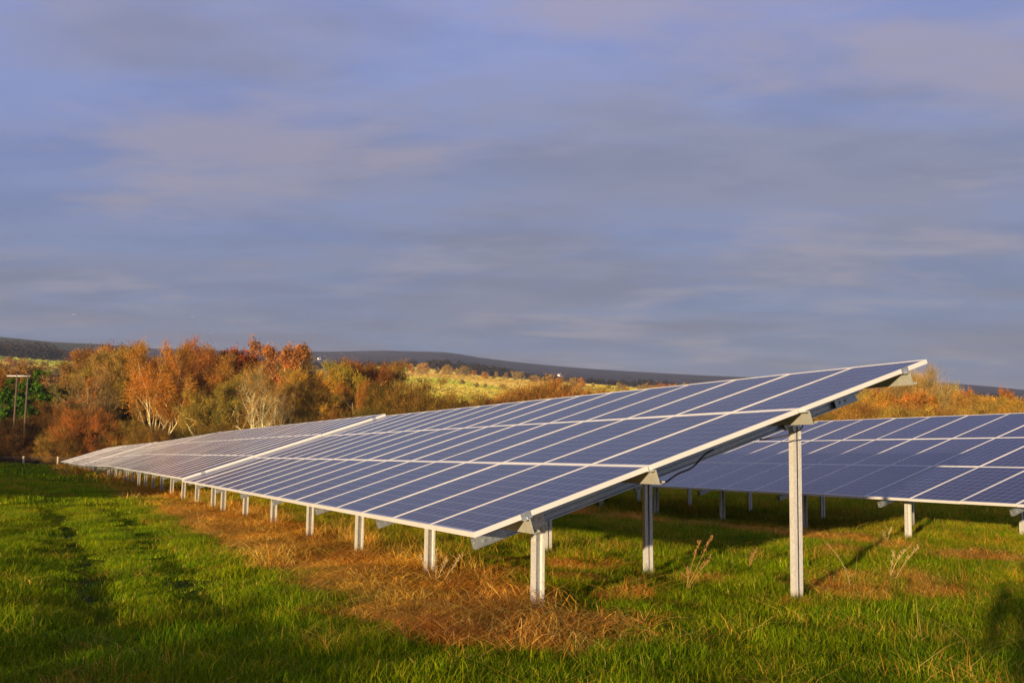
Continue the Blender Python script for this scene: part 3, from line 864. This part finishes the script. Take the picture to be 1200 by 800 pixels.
def twig_cloud(cent, n_per, ln, wid, up, seed, leaf=0.0, leafsize=.1, centre=None):
    r = np.random.default_rng(seed); c = np.asarray(cent, float); m = len(c); n = m * n_per
    tone = np.repeat(r.uniform(.62, 1.35, m), n_per) * r.uniform(.8, 1.2, n)
    P = np.repeat(c, n_per, 0) + r.normal(0, ln * .22, (n, 3))
    mid = c.mean(0) if centre is None else np.asarray(centre)
    out = P - mid; out /= np.linalg.norm(out, axis=1, keepdims=True) + 1e-6
    D = r.normal(0, .55, (n, 3)) + out * .6 + np.array([0, 0, up]); D /= np.linalg.norm(D, axis=1, keepdims=True)
    S = np.cross(D, r.normal(0, 1, (n, 3))); S /= np.linalg.norm(S, axis=1, keepdims=True) + 1e-6
    L_ = ln * r.uniform(.5, 1.4, (n, 1)); W = wid * r.uniform(.6, 1.5, (n, 1))
    V = np.stack([P - S * W * .5, P + S * W * .5, P + D * L_ + S * W * .12, P + D * L_ - S * W * .12], 1)
    C = tone[:, None] * np.ones((1, 3))
    parts = [(V, C)]
    if leaf > 0:
        q = int(n * leaf); k = r.integers(0, n, q); Q = P[k] + D[k] * L_[k] * r.uniform(.3, 1.1, (q, 1)) + r.normal(0, .05, (q, 3))
        a = r.normal(0, 1, (q, 3)); a /= np.linalg.norm(a, axis=1, keepdims=True); b = np.cross(a, r.normal(0, 1, (q, 3))); b /= np.linalg.norm(b, axis=1, keepdims=True) + 1e-6
        s = leafsize * r.uniform(.6, 1.3, (q, 1))
        V2 = np.stack([Q - a * s - b * s * .6, Q + a * s * .3 - b * s * .7, Q + a * s + b * s * .5, Q - a * s * .2 + b * s * .7], 1)
        parts.append((V2, (tone[k] * r.uniform(.85, 1.3, q))[:, None] * np.array([[1.12, 1.0, .8]])))
    V = np.concatenate([p[0] for p in parts]); C = np.concatenate([p[1] for p in parts])
    nf = len(V); return V.reshape(-1, 3), (np.arange(nf * 4).reshape(nf, 4)), np.repeat(C[:, None], 4, 1).reshape(-1, 3)


def tree_meshes(kind, seed):
    """unit trees about 10 m tall; returns trunk mesh, crown mesh"""
    r = np.random.default_rng(seed + 500)
    H = 10.0
    if kind == 'birch': tubes, tips = grow(seed, H, 3, .30, .50, 3, .10); npt, ln, wd, up, lf, ls = 7, .6, .026, .25, .9, .045
    elif kind == 'open': tubes, tips = grow(seed, H, 4, .25, .62, 3, .13, .3); npt, ln, wd, up, lf, ls = 3, .5, .024, .3, .3, .045
    elif kind == 'round': tubes, tips = grow(seed, H * .9, 2, .12, .72, 3, .14); npt, ln, wd, up, lf, ls = 12, .6, .028, .35, .9, .05
    elif kind == 'leafy': tubes, tips = grow(seed, H * .9, 1, .2, .75, 3, .15); npt, ln, wd, up, lf, ls = 12, .5, .028, .1, 3.2, .065
    elif kind == 'poplar': tubes, tips = grow(seed, H, 5, .2, .30, 3, .06); npt, ln, wd, up, lf, ls = 7, .9, .028, 1.0, .1, .06
    elif kind in ('bush', 'ivy', 'conifer'): tubes, tips = grow(seed, H * .8, 4 if kind != 'conifer' else 1, .05, .6, 2, .16); npt, ln, wd, up, lf, ls = 60, .9, .034, .5, .6, .08
    sc_ = 9.6 / np.percentile(np.array([tuple(p) for p in tips])[:, 2], 99.5) if kind not in ('bush', 'ivy', 'conifer') else 1.0
    tubes = [([p * sc_ for p in pts], [q * sc_ for q in rad], sd) for pts, rad, sd in tubes]; tips = [p * sc_ for p in tips]
    b = MB()
    for pts, rad, sd in tubes: b.tube(pts, rad, sd, cap=False)
    V = np.array([tuple(v) for v in b.v]); Fq = np.array(b.f)
    pale = np.clip(1.1 - .045 * V[:, 2:3] * 1.0, .55, 1.1) * np.ones((1, 3)) if kind in ('birch', 'open') else np.ones((len(V), 3)) * .8
    bands = (np.sin(V[:, 2:3] * 9 + V[:, 0:1] * 4) > .75) * .35
    trunk = np_mesh(kind + '_trunk', V, Fq, [M['bark']], smooth=True, attrs={'Col': np.clip(pale - bands, .1, 2)})
    t = np.array([tuple(p) for p in tips])
    if kind in ('bush', 'ivy', 'conifer'):
        nc = {'bush': 330, 'ivy': 420, 'conifer': 420}[kind]
        if kind == 'conifer':
            z = r.uniform(.3, 10, nc); rad = (1 - z / 10.3) ** .8 * 1.9 * (1 + .25 * np.sin(z * 5)); a = r.uniform(0, 6.283, nc); q = rad * r.uniform(.45, 1, nc)
            cent = np.stack([q * np.cos(a), q * np.sin(a), z], -1); npt, ln, wd, up, lf, ls = 26, .5, .06, .1, 1.6, .10
        else:
            d = r.normal(0, 1, (nc, 3)); d /= np.linalg.norm(d, axis=1, keepdims=True); q = r.uniform(.35, 1, nc) ** .5
            lump = 1 + .22 * fbm(d[:, 0] * 3 + 5, d[:, 1] * 3 + d[:, 2] * 2, seed, 2, 3.)
            cent = d * q[:, None] * lump[:, None] * np.array([4.6, 4.6, 5.2]) + np.array([0, 0, 4.4]); cent[:, 2] = np.abs(cent[:, 2])
            if kind == 'ivy': npt, ln, wd, up, lf, ls = 22, .5, .05, .1, 2.6, .15
            else: npt, ln, wd, up, lf, ls = 44, 1.05, .032, .8, .35, .07
        centre = None
    else:
        t = t[t[:, 2] > 1.2]
        cap = 1500 if kind != 'leafy' else 1100
        cent = t[r.permutation(len(t))[:cap]]; cent = cent + r.normal(0, .12, cent.shape)
    V, Fq, C = twig_cloud(cent, npt, ln, wd, up, seed, lf, ls)
    V[:, 2] = np.maximum(V[:, 2], -.2)
    crown = np_mesh(kind + '_crown', V, Fq, [M['twigs']], attrs={'Col': C})
    return trunk, crown


TREES = {}
for kd, ns in (('birch', 3), ('open', 3), ('round', 4), ('leafy', 3), ('poplar', 2), ('bush', 4), ('ivy', 2), ('conifer', 1)):
    TREES[kd] = [tree_meshes(kd, 100 + i * 7 + len(kd)) for i in range(ns)]

ORANGE, RUST, RED, OLIVE, BROWN, TAN, GREEN, DARK, YEL, GOLD = (.46, .22, .045), (.36, .16, .045), (.33, .145, .075), (.30, .205, .040), (.22, .125, .038), (.40, .27, .085), (.055, .140, .014), (.020, .035, .012), (.42, .30, .045), (.48, .30, .07)
PALE, GREYB, DKB = (.88, .78, .58), (.50, .38, .24), (.12, .08, .05)
NTREE = [0]


def tree(kind, var, px, dist, top, wide, col, bark, name, label, group='trees of the wood beyond the tables', cat='tree', sink=0.0, rz=None):
    x, y, z = spot(px, dist); H = ztop(px, top, dist) - z + sink
    t = empty(name, (x, y, z - sink), (0, 0, rng.uniform(0, 6.28) if rz is None else rz))
    s = H / 10.0; sx = s * wide
    t.scale = (sx, sx, s)
    tag(t, label, cat, group)
    tm, cm = TREES[kind][var % len(TREES[kind])]
    a = mobj('trunk', tm, t); a.color = (*bark, 1)
    c = mobj('crown', cm, t); c.color = (*col, 1)
    NTREE[0] += 1
    return t


# (kind, variant, px, distance, top py, width factor, colour, bark, name, label)
WOOD = [
    ('leafy', 0, 3, 168, 428, 1.0, GOLD, DKB, 'oak_tree', 'golden orange tree at the far left edge above the dark hedge'),
    ('leafy', 1, 22, 190, 436, 1.0, ORANGE, DKB, 'oak_tree', 'orange crown just behind the twin poles'),
    ('ivy', 0, 34, 142, 440, 1.15, GREEN, DKB, 'ivy_tree', 'bright green ivy covered tree left of the russet wood'),
    ('bush', 0, 10, 131, 492, 1.5, (.10, .055, .022), DKB, 'thorn_bush', 'dark brown thicket at the left end of the fence'),
    ('bush', 1, 38, 133, 486, 1.4, (.16, .085, .028), DKB, 'thorn_bush', 'brown thicket in front of the ivy tree'),
    ('round', 0, 62, 134, 468, .95, (.24, .13, .04), GREYB, 'ash_tree', 'slim brown tree right of the pole in the thicket'),
    ('leafy', 2, 95, 205, 413, .95, RED, DKB, 'beech_tree', 'red topped tree standing behind the brown dome tree'),
    ('round', 1, 82, 160, 424, 1.25, (.26, .15, .04), GREYB, 'ash_tree', 'wide brown dome tree behind the green ivy tree'),
    ('leafy', 0, 80, 140, 441, .75, RUST, DKB, 'beech_tree', 'russet leafy tree right of the green ivy tree'),
    ('open', 0, 110, 136, 424, .80, TAN, GREYB, 'birch_tree', 'bare pale limbed tree in the russet thicket'),
    ('bush', 2, 100, 128, 478, 1.3, (.40, .20, .05), DKB, 'thorn_bush', 'orange brown bush beneath the bare pale limbed tree'),
    ('bush', 3, 70, 127, 502, 1.3, (.30, .18, .05), DKB, 'thorn_bush', 'low brown bush just behind the fence post'),
    ('round', 2, 130, 150, 424, .95, OLIVE, GREYB, 'ash_tree', 'olive brown tree left of the dark conifer'),
    ('conifer', 0, 146, 139, 445, .42, (.012, .022, .010), DKB, 'conifer_tree', 'slim dark green conifer in the orange wood'),
    ('round', 3, 158, 152, 408, .8, (.38, .26, .08), PALE, 'birch_tree', 'pale tan birch with light limbs left of the big birch'),
    ('bush', 1, 148, 127, 492, 1.2, (.26, .16, .04), DKB, 'thorn_bush', 'olive bush below the dark conifer'),
    ('birch', 0, 184, 128, 403, .85, ORANGE, PALE, 'birch_tree', 'tall orange birch with a forked white trunk'),
    ('birch', 1, 213, 145, 399, .80, (.40, .14, .035), PALE, 'birch_tree', 'tallest red topped birch of the left wood'),
    ('birch', 2, 197, 133, 418, .75, (.44, .20, .04), PALE, 'birch_tree', 'white stemmed birch in front of the tallest one'),
    ('ivy', 1, 222, 130, 493, .7, (.07, .14, .015), DKB, 'holly_bush', 'small green holly bush right of the white birch trunk'),
    ('leafy', 1, 246, 165, 409, .65, RED, DKB, 'beech_tree', 'slender red topped tree right of the tallest birch'),
    ('round', 0, 235, 150, 432, .9, (.36, .16, .04), GREYB, 'ash_tree', 'rusty brown tree between the tall birches'),
    ('round', 1, 262, 142, 446, .95, OLIVE, GREYB, 'ash_tree', 'olive twiggy tree left of the forked bare tree'),
    ('leafy', 2, 285, 165, 411, .9, (.38, .12, .04), DKB, 'beech_tree', 'red brown tree behind the forked bare tree'),
    ('open', 1, 300, 118, 424, .75, TAN, PALE, 'birch_tree', 'forked bare tree with many pale limbs'),
    ('leafy', 0, 318, 138, 424, .55, ORANGE, PALE, 'birch_tree', 'orange topped birch beside the red crowned tree'),
    ('open', 2, 326, 124, 440, .65, (.42, .22, .06), PALE, 'birch_tree', 'pale limbed tree rising directly behind the tables'),
    ('leafy', 1, 344, 142, 404, .85, RED, PALE, 'birch_tree', 'tall red crowned tree in the middle of the wood'),
    ('round', 2, 372, 140, 426, .85, OLIVE, GREYB, 'ash_tree', 'olive tree right of the red crowned tree'),
    ('round', 3, 402, 152, 426, .85, (.28, .13, .04), GREYB, 'ash_tree', 'dark russet tree between two olive trees'),
    ('round', 0, 405, 128, 446, .62, (.34, .14, .04), GREYB, 'ash_tree', 'weeping rusty tree in front of the dark russet tree'),
    ('round', 1, 443, 132, 428, 1.05, (.34, .245, .045), GREYB, 'ash_tree', 'broad round golden olive tree at the right end of the wood'),
    ('bush', 0, 488, 128, 447, 1.15, (.30, .20, .045), DKB, 'thorn_bush', 'olive brown thorn sloping down from the round tree'),
    ('bush', 2, 522, 130, 462, 1.3, (.26, .16, .04), DKB, 'thorn_bush', 'brown bush before the yellow green field'),
    ('bush', 3, 352, 124, 480, 1.3, (.24, .17, .04), DKB, 'thorn_bush', 'olive bush under the red crowned tree'),
    ('bush', 1, 272, 124, 486, 1.3, (.22, .15, .04), DKB, 'thorn_bush', 'olive bush beneath the forked bare tree'),
    ('bush', 0, 236, 126, 490, 1.2, (.20, .15, .05), DKB, 'thorn_bush', 'grey brown bush right of the holly'),
    ('bush', 2, 178, 124, 500, 1.3, (.26, .14, .04), DKB, 'thorn_bush', 'brown bush at the foot of the white trunk'),
    ('bush', 3, 386, 122, 484, 1.2, (.26, .15, .04), DKB, 'thorn_bush', 'brown bush low under the weeping tree'),
    ('bush', 1, 425, 122, 478, 1.2, (.20, .16, .04), DKB, 'thorn_bush', 'dark olive bush left of the broad round tree'),
    ('bush', 0, 558, 150, 468, 1.5, (.32, .18, .05), DKB, 'thorn_bush', 'low brown scrub below the green field'),
    ('bush', 3, 600, 170, 458, 1.7, (.40, .21, .055), DKB, 'thorn_bush', 'orange scrub above the table edge under the white house'),
    ('bush', 1, 640, 180, 447, 1.6, (.38, .19, .055), DKB, 'thorn_bush', 'large orange brown bush rising above the panels'),
    ('bush', 2, 672, 178, 451, 1.5, (.34, .15, .05), DKB, 'thorn_bush', 'reddish brown bush right of the large orange one'),
    ('bush', 0, 716, 200, 458, 1.7, (.36, .22, .06), DKB, 'thorn_bush', 'low tan scrub right of the reddish bush'),
    ('bush', 3, 775, 215, 456, 1.7, (.33, .2, .06), DKB, 'thorn_bush', 'scrub hidden mostly by the top panel edge'),
    # right-hand wood, seen under and beyond the high corner
    ('round', 1, 975, 150, 458, 1.0, (.34, .22, .06), GREYB, 'ash_tree', 'tan tree seen just right of the tall post'),
    ('round', 2, 1008, 158, 456, .9, (.44, .20, .045), GREYB, 'ash_tree', 'orange tree below the high panel corner'),
    ('poplar', 0, 1052, 176, 438, .95, (.40, .27, .10), GREYB, 'poplar_tree', 'pale twiggy tree tips behind the high panel corner'),
    ('poplar', 1, 1082, 180, 436, 1.0, (.42, .29, .12), GREYB, 'poplar_tree', 'tall pale feathery tree right of the panel corner'),
    ('poplar', 0, 1104, 184, 440, .8, (.38, .27, .11), GREYB, 'poplar_tree', 'pale bare tree at the right end of the feathery pair'),
    ('leafy', 0, 1042, 140, 462, .85, GOLD, DKB, 'oak_tree', 'golden orange oak under the purlin end'),
    ('leafy', 1, 1066, 137, 458, .85, (.50, .28, .07), DKB, 'oak_tree', 'brightest orange oak of the right wood'),
    ('leafy', 2, 1088, 142, 466, .8, ORANGE, DKB, 'oak_tree', 'orange oak right of the brightest one'),
    ('round', 3, 1110, 150, 462, .9, (.42, .26, .07), GREYB, 'ash_tree', 'tan twiggy tree between orange oaks'),
    ('leafy', 2, 1130, 172, 458, .7, (.34, .16, .07), DKB, 'beech_tree', 'red tree breaking the hill line on the right'),
    ('leafy', 0, 1147, 150, 465, .9, GOLD, DKB, 'oak_tree', 'golden oak right of the red tree'),
    ('leafy', 1, 1170, 152, 463, .9, (.44, .25, .07), DKB, 'oak_tree', 'brown orange oak near the right edge'),
    ('leafy', 2, 1184, 176, 457, .6, (.34, .15, .06), DKB, 'beech_tree', 'small red tree near the right edge behind the oaks'),
    ('round', 0, 1196, 150, 464, .9, (.40, .25, .06), GREYB, 'ash_tree', 'tan tree cut by the right edge of the photo'),
    ('round', 2, 1225, 150, 462, .9, (.40, .22, .06), GREYB, 'ash_tree', 'tan orange tree beyond the right edge'),
    ('bush', 0, 985, 128, 474, 1.5, (.36, .23, .06), DKB, 'thorn_bush', 'straw coloured thicket above the second row left of the oaks'),
    ('bush', 1, 1020, 128, 474, 1.5, (.38, .22, .06), DKB, 'thorn_bush', 'orange brown thicket directly above the second row'),
    ('bush', 2, 1055, 126, 478, 1.5, (.36, .24, .06), DKB, 'thorn_bush', 'tan thicket below the golden oak'),
    ('bush', 3, 1096, 128, 476, 1.5, (.38, .24, .07), DKB, 'thorn_bush', 'tan thicket below the feathery trees'),
    ('bush', 0, 1136, 128, 477, 1.5, (.38, .25, .07), DKB, 'thorn_bush', 'pale brown thicket under the red tree'),
    ('bush', 2, 1178, 128, 475, 1.5, (.38, .24, .06), DKB, 'thorn_bush', 'pale brown thicket at the right edge'),
    ('bush', 1, 940, 136, 470, 1.5, (.34, .2, .06), DKB, 'thorn_bush', 'brown thicket left of the tall post top'),
]
FILL = [(18, 422, 'high behind the twin poles'), (52, 430, 'behind the ivy tree, lowest of the back row'), (120, 414, 'behind the bare pale tree'), (166, 408, 'behind the forked white trunk'), (252, 414, 'behind the slender red topped tree'),
        (292, 414, 'behind the forked bare tree'), (328, 414, 'behind the orange topped birch'), (388, 421, 'behind the two olive trees'), (424, 425, 'left behind the golden olive tree'), (466, 434, 'right behind the golden olive tree'), (206, 420, 'behind the tallest birch')]
for i, (px, top, where) in enumerate(FILL):
    cc = ((.26, .16, .045), (.36, .19, .05), (.30, .21, .06), (.30, .14, .05))[i % 4]; nmc = ('brown', 'orange brown', 'olive tan', 'russet')[i % 4]
    WOOD.append(('round', i, px, 164, top, 1.15, cc, GREYB, 'ash_tree', '%s twiggy tree standing %s' % (nmc, where)))
for i, (px, top, di, where) in enumerate([(232, 436, 128, 'in front of the gap right of the tallest birch'), (256, 440, 126, 'between the holly bush and the forked bare tree'), (278, 434, 132, 'just left of the forked bare tree'), (352, 430, 129, 'before the red crowned tree'), (382, 436, 127, 'between the red crowned and the weeping tree')]):
    cc = ((.34, .22, .055), (.30, .22, .055), (.40, .23, .055), (.42, .22, .05))[i % 4]; nmc = ('tan brown', 'olive', 'golden brown', 'light orange')[i % 4]
    WOOD.append(('round', i + 1, px, di, top, 1.0, cc, PALE, 'ash_tree', '%s bare twiggy tree %s' % (nmc, where)))
WOOD.append(('bush', 2, 22, 129.5, 510, 1.4, (.14, .08, .03), DKB, 'thorn_bush', 'low dark thicket at the feet of the twin poles'))
for w in WOOD:
    w = list(w)
    if w[2] < 545: w[3] += 17
    tree(*w[:10])

# fence at the far end of the field
def fence():
    p0 = Vector((-132.0, -30.0, 0)); t = empty('wire_fence', (-132.0, -30.0, gz(-132, -30)))
    tag(t, 'post and wire fence at the far end of the grass before the dark hedge', 'fence')
    b = MB(); b.tube([(0, 0, -.4), (0, 0, 1.28)], [.13, .12], 8); pm = b.mesh('fence_post', [M['timber']])
    z0 = gz(-132, -30); ys = np.arange(0, 44, 3.78)
    ys = ys + ((-3.73 + 30.0) % 3.78) 
    for y in ys:
        x = -.75 * (y - 26) / 3.7 if False else 0
        mobj('fence_post', pm, t, (0, y, gz(-132, -30 + y) - z0), (rng.normal(0, .02), rng.normal(0, .02), 0))
    b = MB()
    for h in (.25, .5, .75, .98, 1.16):
        b.tube([(.08, y, gz(-132, -30 + y) - z0 + h) for y in ys], .008, 4)
    mobj('wire', b.mesh('wire', [M['wire']]), t)


fence()


def twin_pole():
    x, y, z = spot(19.5, 147); top = ztop(19.5, 437, 147) - z
    t = empty('utility_pole', (x, y, z)); tag(t, 'twin timber power poles joined by a crossbar left of the ivy tree', 'utility pole')
    rt = Vector((AX.x, AX.y, 0)).normalized(); px = 150 / F
    for s, nm in ((-5.2, 'pole'), (6.0, 'pole')):
        b = MB(); c = rt * s * px; b.tube([c + Vector((0, 0, -1)), c + Vector((0, 0, top))], [.15, .11], 8); mobj(nm, b.mesh('pole', [M['pole']], True), t)
    b = MB(); b.tube([rt * -16 * px + Vector((0, 0, top - .35)), rt * 8.5 * px + Vector((0, 0, top - .35))], .09, 6); mobj('crossbar', b.mesh('crossbar', [M['galv']], True), t)
    for s in (-15, -5.2, 6):
        b = MB(); c = rt * s * px; b.tube([c + Vector((0, 0, top - .3)), c + Vector((0, 0, top - .02)), c + Vector((0, 0, top + .22))], [.06, .12, .05], 6); mobj('insulator', b.mesh('insulator', [M['cable']], True), t)


twin_pole()

# ------------------------------------------------------------------ far hedgerow trees, woods and houses
hr = random.Random(5)
far_specs = []
for px in range(478, 650, 11): far_specs.append((px + hr.uniform(-4, 4), 1120 + hr.uniform(-60, 60), hr.uniform(7, 13), 'hedge line below the heather ridge'))
for px in range(660, 880, 13): far_specs.append((px + hr.uniform(-5, 5), 1020 + hr.uniform(-60, 60), hr.uniform(6, 14), 'field edge above the panels'))
for px in range(452, 640, 17): far_specs.append((px + hr.uniform(-6, 6), 760 + hr.uniform(-40, 60), hr.uniform(3.5, 6), 'low hedge across the fields'))
for px in range(-20, 160, 15): far_specs.append((px + hr.uniform(-4, 4), 620 + hr.uniform(-120, 220), hr.uniform(6, 12), 'field behind the left wood'))
for px in range(1100, 1260, 22): far_specs.append((px + hr.uniform(-4, 4), 700 + hr.uniform(-120, 220), hr.uniform(6, 10), 'slope behind the right wood'))
cnt = {}
ordn = ['first', 'second', 'third', 'fourth', 'fifth', 'sixth', 'seventh', 'eighth', 'ninth', 'tenth', 'eleventh', 'twelfth', 'thirteenth', 'fourteenth', 'fifteenth', 'sixteenth', 'seventeenth', 'eighteenth']
for px, dist, h, where in sorted(far_specs, key=lambda s: (s[3], s[0])):
    i = cnt.get(where, 0); cnt[where] = i + 1
    x, y, z = spot(px, dist)
    col, cn = hr.choice([((.40, .24, .07), 'orange tan'), ((.30, .22, .06), 'olive'), ((.46, .22, .05), 'orange'), ((.36, .26, .10), 'pale tan')])
    t = empty('hedgerow_tree', (x, y, z - .6), (0, 0, hr.uniform(0, 6.28))); s = h / 10; t.scale = (s * 1.25, s * 1.25, s)
    tag(t, 'tiny %s tree, %s from the left in the %s' % (cn, ordn[i], where), 'tree', 'trees along the far hedges')
    kd = hr.choice(['round', 'bush', 'leafy']); tm, cm = TREES[kd][hr.randrange(len(TREES[kd]))]
    a = mobj('trunk', tm, t); a.color = (*GREYB, 1); c = mobj('crown', cm, t); c.color = (*col, 1)


def woodland(name, spec, col, label):
    """far wood that reads as one mass: many small clumps in one object"""
    r = np.random.default_rng(hash(name) % 99 + 3 if False else len(name)); P = []; T = []
    for a0, a1, d0, d1, n, h0, h1 in spec:
        px = r.uniform(a0, a1, n); di = r.uniform(d0, d1, n)
        for p, d in zip(px, di):
            x, y, z = spot(p, d); h = r.uniform(h0, h1); k = 70
            q = r.normal(0, 1, (k, 3)); q /= np.linalg.norm(q, axis=1, keepdims=True); q *= r.uniform(.5, 1, (k, 1)) ** .5
            P.append(q * np.array([h * .55, h * .55, h * .5]) + np.array([x, y, z + h * .42])); T.append(np.full(k, r.uniform(.6, 1.3)))
    P = np.concatenate(P); T = np.concatenate(T); n = len(P)
    a = r.normal(0, 1, (n, 3)); a /= np.linalg.norm(a, axis=1, keepdims=True); b = np.cross(a, r.normal(0, 1, (n, 3))); b /= np.linalg.norm(b, axis=1, keepdims=True)
    s = r.uniform(.7, 1.7, (n, 1))
    V = np.stack([P - a * s - b * s * .6, P + a * s * .4 - b * s * .8, P + a * s + b * s * .6, P - a * s * .3 + b * s * .8], 1).reshape(-1, 3)
    C = np.repeat((T * r.uniform(.7, 1.3, n))[:, None, None] * np.array([[col]]), 4, 1).reshape(-1, 3)
    me = np_mesh(name, V, np.arange(n * 4).reshape(n, 4), [M['grass']], attrs={'Col': C})
    tag(mobj(name, me), label, 'woodland', kind='stuff')


woodland('distant_woods', [(-80, 150, 1230, 1560, 420, 9, 15), (-80, 55, 1560, 1850, 200, 9, 14), (150, 500, 1380, 1520, 240, 6, 12), (500, 600, 1300, 1420, 90, 7, 13), (600, 900, 1300, 1420, 110, 5, 9), (1050, 1280, 1250, 1400, 90, 5, 9)], (.042, .036, .030),
         'dark distant woods along the foot of the heather ridge')
woodland('orange_scrubland', [(-60, 140, 330, 560, 260, 4, 7.5), (440, 560, 300, 380, 30, 2, 3.5), (560, 760, 260, 330, 60, 2, 4), (760, 1260, 240, 400, 160, 4, 7)], (.30, .16, .045),
         'orange and tan scrub on the slope behind the wood')


def house(px, py, dist, w, d, h, yaw, label):
    ds = np.arange(450, 2500, 10.0); hd = heading(px); zz_ = ground_z(CAM.x + hd.x * ds, CAM.y + hd.y * ds); ok = np.nonzero(zz_ > np.array([ztop(px, py + 1, q) for q in ds]))[0]
    dist = ds[ok[0]] if len(ok) else dist
    x, y, z = spot(px, dist); z -= .3
    t = empty('farm_house', (x, y, z), (0, 0, yaw)); tag(t, label, 'house', 'white houses on the far slope')
    b = MB(); b.box((-w / 2, -d / 2, -6), (w / 2, d / 2, h)); b.add([(-w / 2, -d / 2, h), (-w / 2, d / 2, h), (-w / 2, 0, h + d * .4)], [(0, 1, 2)]); b.add([(w / 2, -d / 2, h), (w / 2, d / 2, h), (w / 2, 0, h + d * .4)], [(0, 2, 1)])
    mobj('wall', b.mesh('wall', [M['white']]), t)
    b = MB(); e = .3
    for s in (-1, 1):
        b.add([(-w / 2 - e, s * (d / 2 + e), h - .1), (w / 2 + e, s * (d / 2 + e), h - .1), (w / 2 + e, 0, h + d * .4 + .25), (-w / 2 - e, 0, h + d * .4 + .25),
               (-w / 2 - e, s * (d / 2 + e), h - .3), (w / 2 + e, s * (d / 2 + e), h - .3), (w / 2 + e, 0, h + d * .4 + .05), (-w / 2 - e, 0, h + d * .4 + .05)],
              [(0, 1, 2, 3), (7, 6, 5, 4), (0, 4, 5, 1), (1, 5, 6, 2), (3, 7, 4, 0)])
    rf = mobj('roof', b.mesh('roof', [M['slate']]), t)
    b = MB(); b.box((-w * .3 - .4, -.35, h + d * .3), (-w * .3 + .4, .35, h + d * .4 + 1.3)); mobj('chimney', b.mesh('chimney', [M['white']]), rf)
    for k in range(3):
        for zz in ((1.0, 2.2), (h - 1.7, h - .5)):
            b = MB(); cx = -w / 2 + w * (k + .5) / 3
            b.box((cx - .5, -d / 2 - .05, zz[0]), (cx + .5, -d / 2 - .003, zz[1])); mobj('window', b.mesh('window', [M['window']]), t)


house(655, 440, 1180, 7, 5, 2.6, R(-60), 'white farmhouse on the field edge above the middle of the panels')
house(370, 420, 1480, 5, 4, 2.2, R(-70), 'small white house in the dark woods right of the red crowned tree')
house(262, 423, 1450, 8, 5, 3, R(-70), 'white house beside the slender red topped tree')
house(269, 424, 1465, 6, 4, 2.5, R(-50), 'lower white cottage immediately right of its neighbour on the hill')


# gulls
def gull_mesh():
    b = MB(); b.tube([(-.26, 0, 0), (-.15, 0, .01), (0, 0, .015), (.13, 0, .02), (.2, 0, .03)], [.012, .045, .065, .045, .012], 8)
    body = b.mesh('body', [M['gull']], True)
    b = MB()
    for s in (-1, 1):
        b.add([(.08, s * .04, .02), (-.06, s * .04, .02), (.10, s * .32, .14), (-.03, s * .32, .13), (-.04, s * .68, .06), (-.07, s * .68, .05),
               (.08, s * .04, .005), (-.06, s * .04, .01), (.10, s * .32, .125), (-.03, s * .32, .12), (-.04, s * .68, .052), (-.07, s * .68, .045)],
              [(0, 2, 3, 1), (2, 4, 5, 3), (6, 7, 9, 8), (8, 9, 11, 10), (0, 6, 8, 2), (2, 8, 10, 4), (1, 3, 9, 7), (3, 5, 11, 9), (4, 10, 11, 5)])
    return body, b.mesh('wings', [M['gull']])


GB, GW = gull_mesh()
for px, py, d, lab in ((76, 368, 260, 'white gull flying above the left ridge, highest on the left'), (218, 371, 380, 'faint gull above the tall birches'), (241, 390, 240, 'white gull just above the slender red topped tree'), (427, 388, 250, 'white gull over the heather ridge in the middle'), (1122, 432, 420, 'distant gull right of the high panel corner')):
    h = heading(px); t = empty('gull', (CAM.x + h.x * d, CAM.y + h.y * d, ztop(px, py, d)), (rng.uniform(-.3, .3), 0, rng.uniform(0, 6.28)))
    tag(t, lab, 'bird', 'gulls in the sky'); b = mobj('body', GB, t); mobj('wing', GW, t)

# ------------------------------------------------------------------ hedges behind the camera whose long shadows fall on the grass
def hedge(x0, x1, yc, h, label, seed, sig=.7):
    r = np.random.default_rng(seed); n = int(abs(x1 - x0) * 26 + 20)
    x = r.uniform(x0, x1, n); top = h * (1 + .10 * fbm(x, x * 0, seed, 3, 5.)); z = top * r.uniform(0.02, 1, n) ** .7; y = yc + r.normal(0, sig, n)
    cent = np.stack([x, y, z + np.interp(x, ROW_X, ROW_Z)], -1)
    V, Fq, C = twig_cloud(cent, 16, .4, .06, .4, seed, 1.6, .12)
    me = np_mesh('hedge', V - np.array([x0, yc, 0]), Fq, [M['twigs']], attrs={'Col': C}); o = mobj('hedge', me, loc=(x0, yc, 0)); o.color = (.12, .12, .04, 1)
    tag(o, label, 'hedge')


HY = -25.0
hedge(-180, -5.0, HY, 2.88, 'long field hedge whose shadow darkens the far grass', 3)
hedge(18.0, 44, HY, 2.28, 'short field hedge whose shadow darkens the near grass', 4)

# ------------------------------------------------------------------ thin evening haze
HZ = 9500
b = MB(); b.box((-HZ, -HZ, -60), (HZ, HZ, 300))
hm = bpy.data.materials.new('haze'); hm.use_nodes = True; nt = hm.node_tree; nt.nodes.clear()
o_ = nt.nodes.new('ShaderNodeOutputMaterial'); pv = nt.nodes.new('ShaderNodeVolumePrincipled')
pv.inputs['Color'].default_value = (.70, .80, 1.0, 1); pv.inputs['Density'].default_value = .00014; pv.inputs['Anisotropy'].default_value = .2
nt.links.new(pv.outputs[0], o_.inputs['Volume'])
tag(mobj('haze', b.mesh('haze', [hm])), kind='stuff')
hedge(9.86, 10.5, -5.1, 1.36, 'unseen low rounded shrub added behind the viewpoint to cast the shadow of a person', 8, .22)  # added shadow caster out of view, stands in for the person holding the camera
